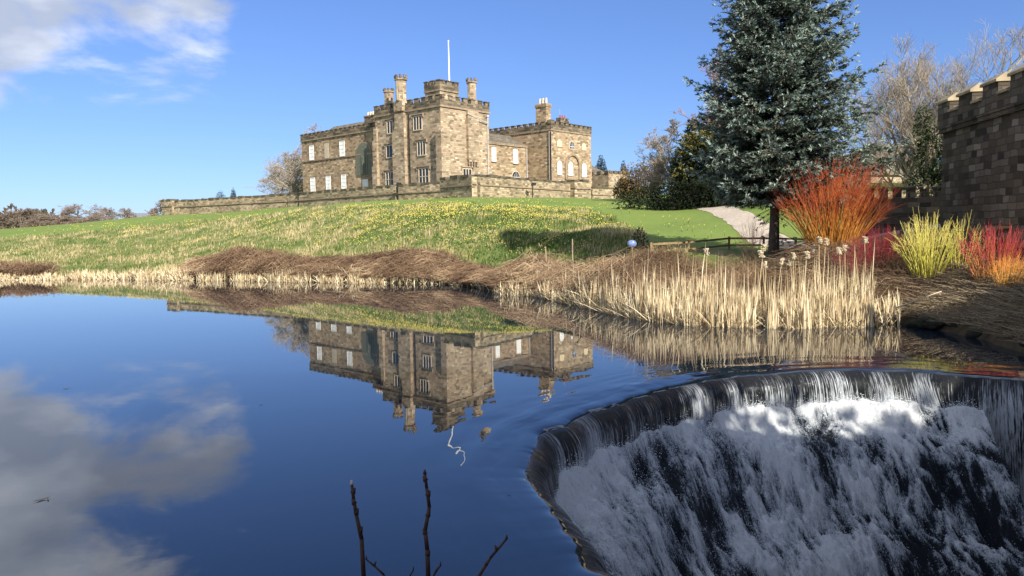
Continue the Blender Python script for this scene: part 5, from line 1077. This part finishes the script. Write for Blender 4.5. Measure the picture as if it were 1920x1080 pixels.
# ------------------------------------------------------------------ foreground shoots
SH = plain('young_shoot', (.055, .028, .02), .6, .4, 12); BUD = plain('shoot_bud', (.05, .03, .025), .6, .3, 12); TIPW = plain('downy_bud', (.45, .42, .38), .9, .1)
shrub = empty('young_shrub', (-.2, 3.2, 1.2), label='dark leafless shoots with buds rising from the bottom of the picture', cat='shrub')
def shoot(pts, r, tip=None, buds=()):
    W_ = [aty(px, py, y_) for px, py, y_ in pts]; q = MB(); n = len(W_)
    for i in range(n-1): q.bar(W_[i], W_[i+1], r*(1-.55*i/n), r*(1-.55*(i+1)/n), 7)
    o = q.build('stem', SH, smooth=True); o.parent = shrub; o.location = -Vector(shrub.location)
    for f, sgn in buds:
        k = f*(n-1); i = min(int(k), n-2); p = W_[i]+(W_[i+1]-W_[i])*(k-i); bo = MB().bar(p, p+np.array([sgn*.010, 0, .022]), r*1.1, r*.35, 6).build('bud', BUD, smooth=True); bo.parent = o
    tp = MB(); tp.bar(W_[-1], W_[-1]+np.array([0, 0, .018]), r*.75, r*.3, 6); bo = tp.build('tip_bud', tip or BUD, smooth=True); bo.parent = o
Yf = 3.2
shoot([(700,1330,Yf),(690,1200,Yf),(682,1082,Yf),(678,1010,Yf),(668,965,Yf),(663,935,Yf),(659.5,908,Yf)], .0125, TIPW, [(.55,1),(.68,1),(.78,-1),(.90,1)])
shoot([(790,1400,Yf),(800,1200,Yf),(803,1082,Yf),(801,1030,Yf),(797,995,Yf),(805,950,Yf),(800,915,Yf),(796.5,888,Yf)], .0125, None, [(.4,1),(.55,-1),(.66,1),(.8,1),(.93,-1)])
shoot([(860,1260,Yf),(895,1085,Yf),(920,1045,Yf),(950,1010,Yf)], .009, None, [(.55,1),(.8,-1)])
shoot([(800,1120,Yf),(815,1075,Yf),(826,1060,Yf)], .006, None, [(.6,1)])
shoot([(745,1150,Yf),(720,1078,Yf),(703,1062,Yf),(687,1049,Yf)], .006, None, [(.7,1)])
shoot([(750,1150,Yf),(765,1085,Yf),(775,1069,Yf)], .005)
# floating leaves and crows
LF = plain('floating_leaf', (.05, .04, .03), .7, .3, 20)
for i, (px, py, s_, lab) in enumerate([(78,938,.13,'curled dark leaf floating at the lower left over the reflected cloud'),(90,937,.05,'tiny dark leaf beside the curled one'),(489,760,.06,'single dark speck of leaf floating on the blue water'),(125,729,.12,'thin leaf floating far left on the pond'),(955,921,.035,'tan leaf floating near the weir lip')]):
    p = atz(px, py); q = MB(); n = 7; v = []
    for k in range(n): t_ = k/(n-1); v.append((s_*(t_-.5)*2, -s_*.25*math.sin(math.pi*t_), .005+.02*abs(t_-.5))); 
    for k in range(n-1, -1, -1): t_ = k/(n-1); v.append((s_*(t_-.5)*2, s_*.25*math.sin(math.pi*t_)+.002, .006+.03*abs(t_-.5)))
    q.add(v, [(k, k+1, 2*n-2-k, 2*n-1-k) for k in range(n-1)]); o = q.build('floating_leaf', LF, label=lab, cat='leaf'); o.location = (p[0], p[1], .006); o.rotation_euler = (0, 0, rng.uniform(0, 3))
CROW = plain('black_feathers', (.012, .012, .014), .5, .2, 20)
for px, py, lab, rzz in [(1182,388,'black crow standing upright on the lawn',.3),(1204,388,'second black crow on the lawn with its head down',2.9)]:
    X, Y, Z_ = hit(px, py, 45); rs = np.random.default_rng(px)
    me = bpy.data.meshes.new('crow'); vs_ = [(-.22,0,.16),(-.10,0,.20),(.05,0,.24),(.14,0,.33),(.20,0,.35),(.28,0,.34),(0,.03,.10),(.0,.03,0),(0,-.03,.10),(.0,-.03,0)]; ed = [(0,1),(1,2),(2,3),(3,4),(4,5),(2,6),(6,7),(2,8),(8,9)]
    me.from_pydata(vs_, ed, []); o = bpy.data.objects.new('crow', me); C.objects.link(o); md = o.modifiers.new('skin', 'SKIN'); sk = me.skin_vertices[0].data if me.skin_vertices else None
    if sk is None:
        bm = bmesh.new(); bm.from_mesh(me); ly = bm.verts.layers.skin.verify(); 
        for v, r_ in zip(bm.verts, (.03,.08,.10,.06,.055,.012,.02,.015,.02,.015)): v[ly].radius = (r_, r_); v[ly].use_root = v.index == 2
        bm.to_mesh(me); bm.free()
    else:
        for v, r_ in zip(sk, (.03,.08,.10,.06,.055,.012,.02,.015,.02,.015)): v.radius = (r_, r_)
    o.modifiers.new('sub', 'SUBSURF').levels = 1; me.materials.append(CROW); o.location = (X, Y, Z_); o.rotation_euler = (0, 0, rzz); o.scale = (1.5, 1.5, 1.5); tag(o, lab, 'crow', 'crows on the lawn')
bpy.context.view_layer.update()
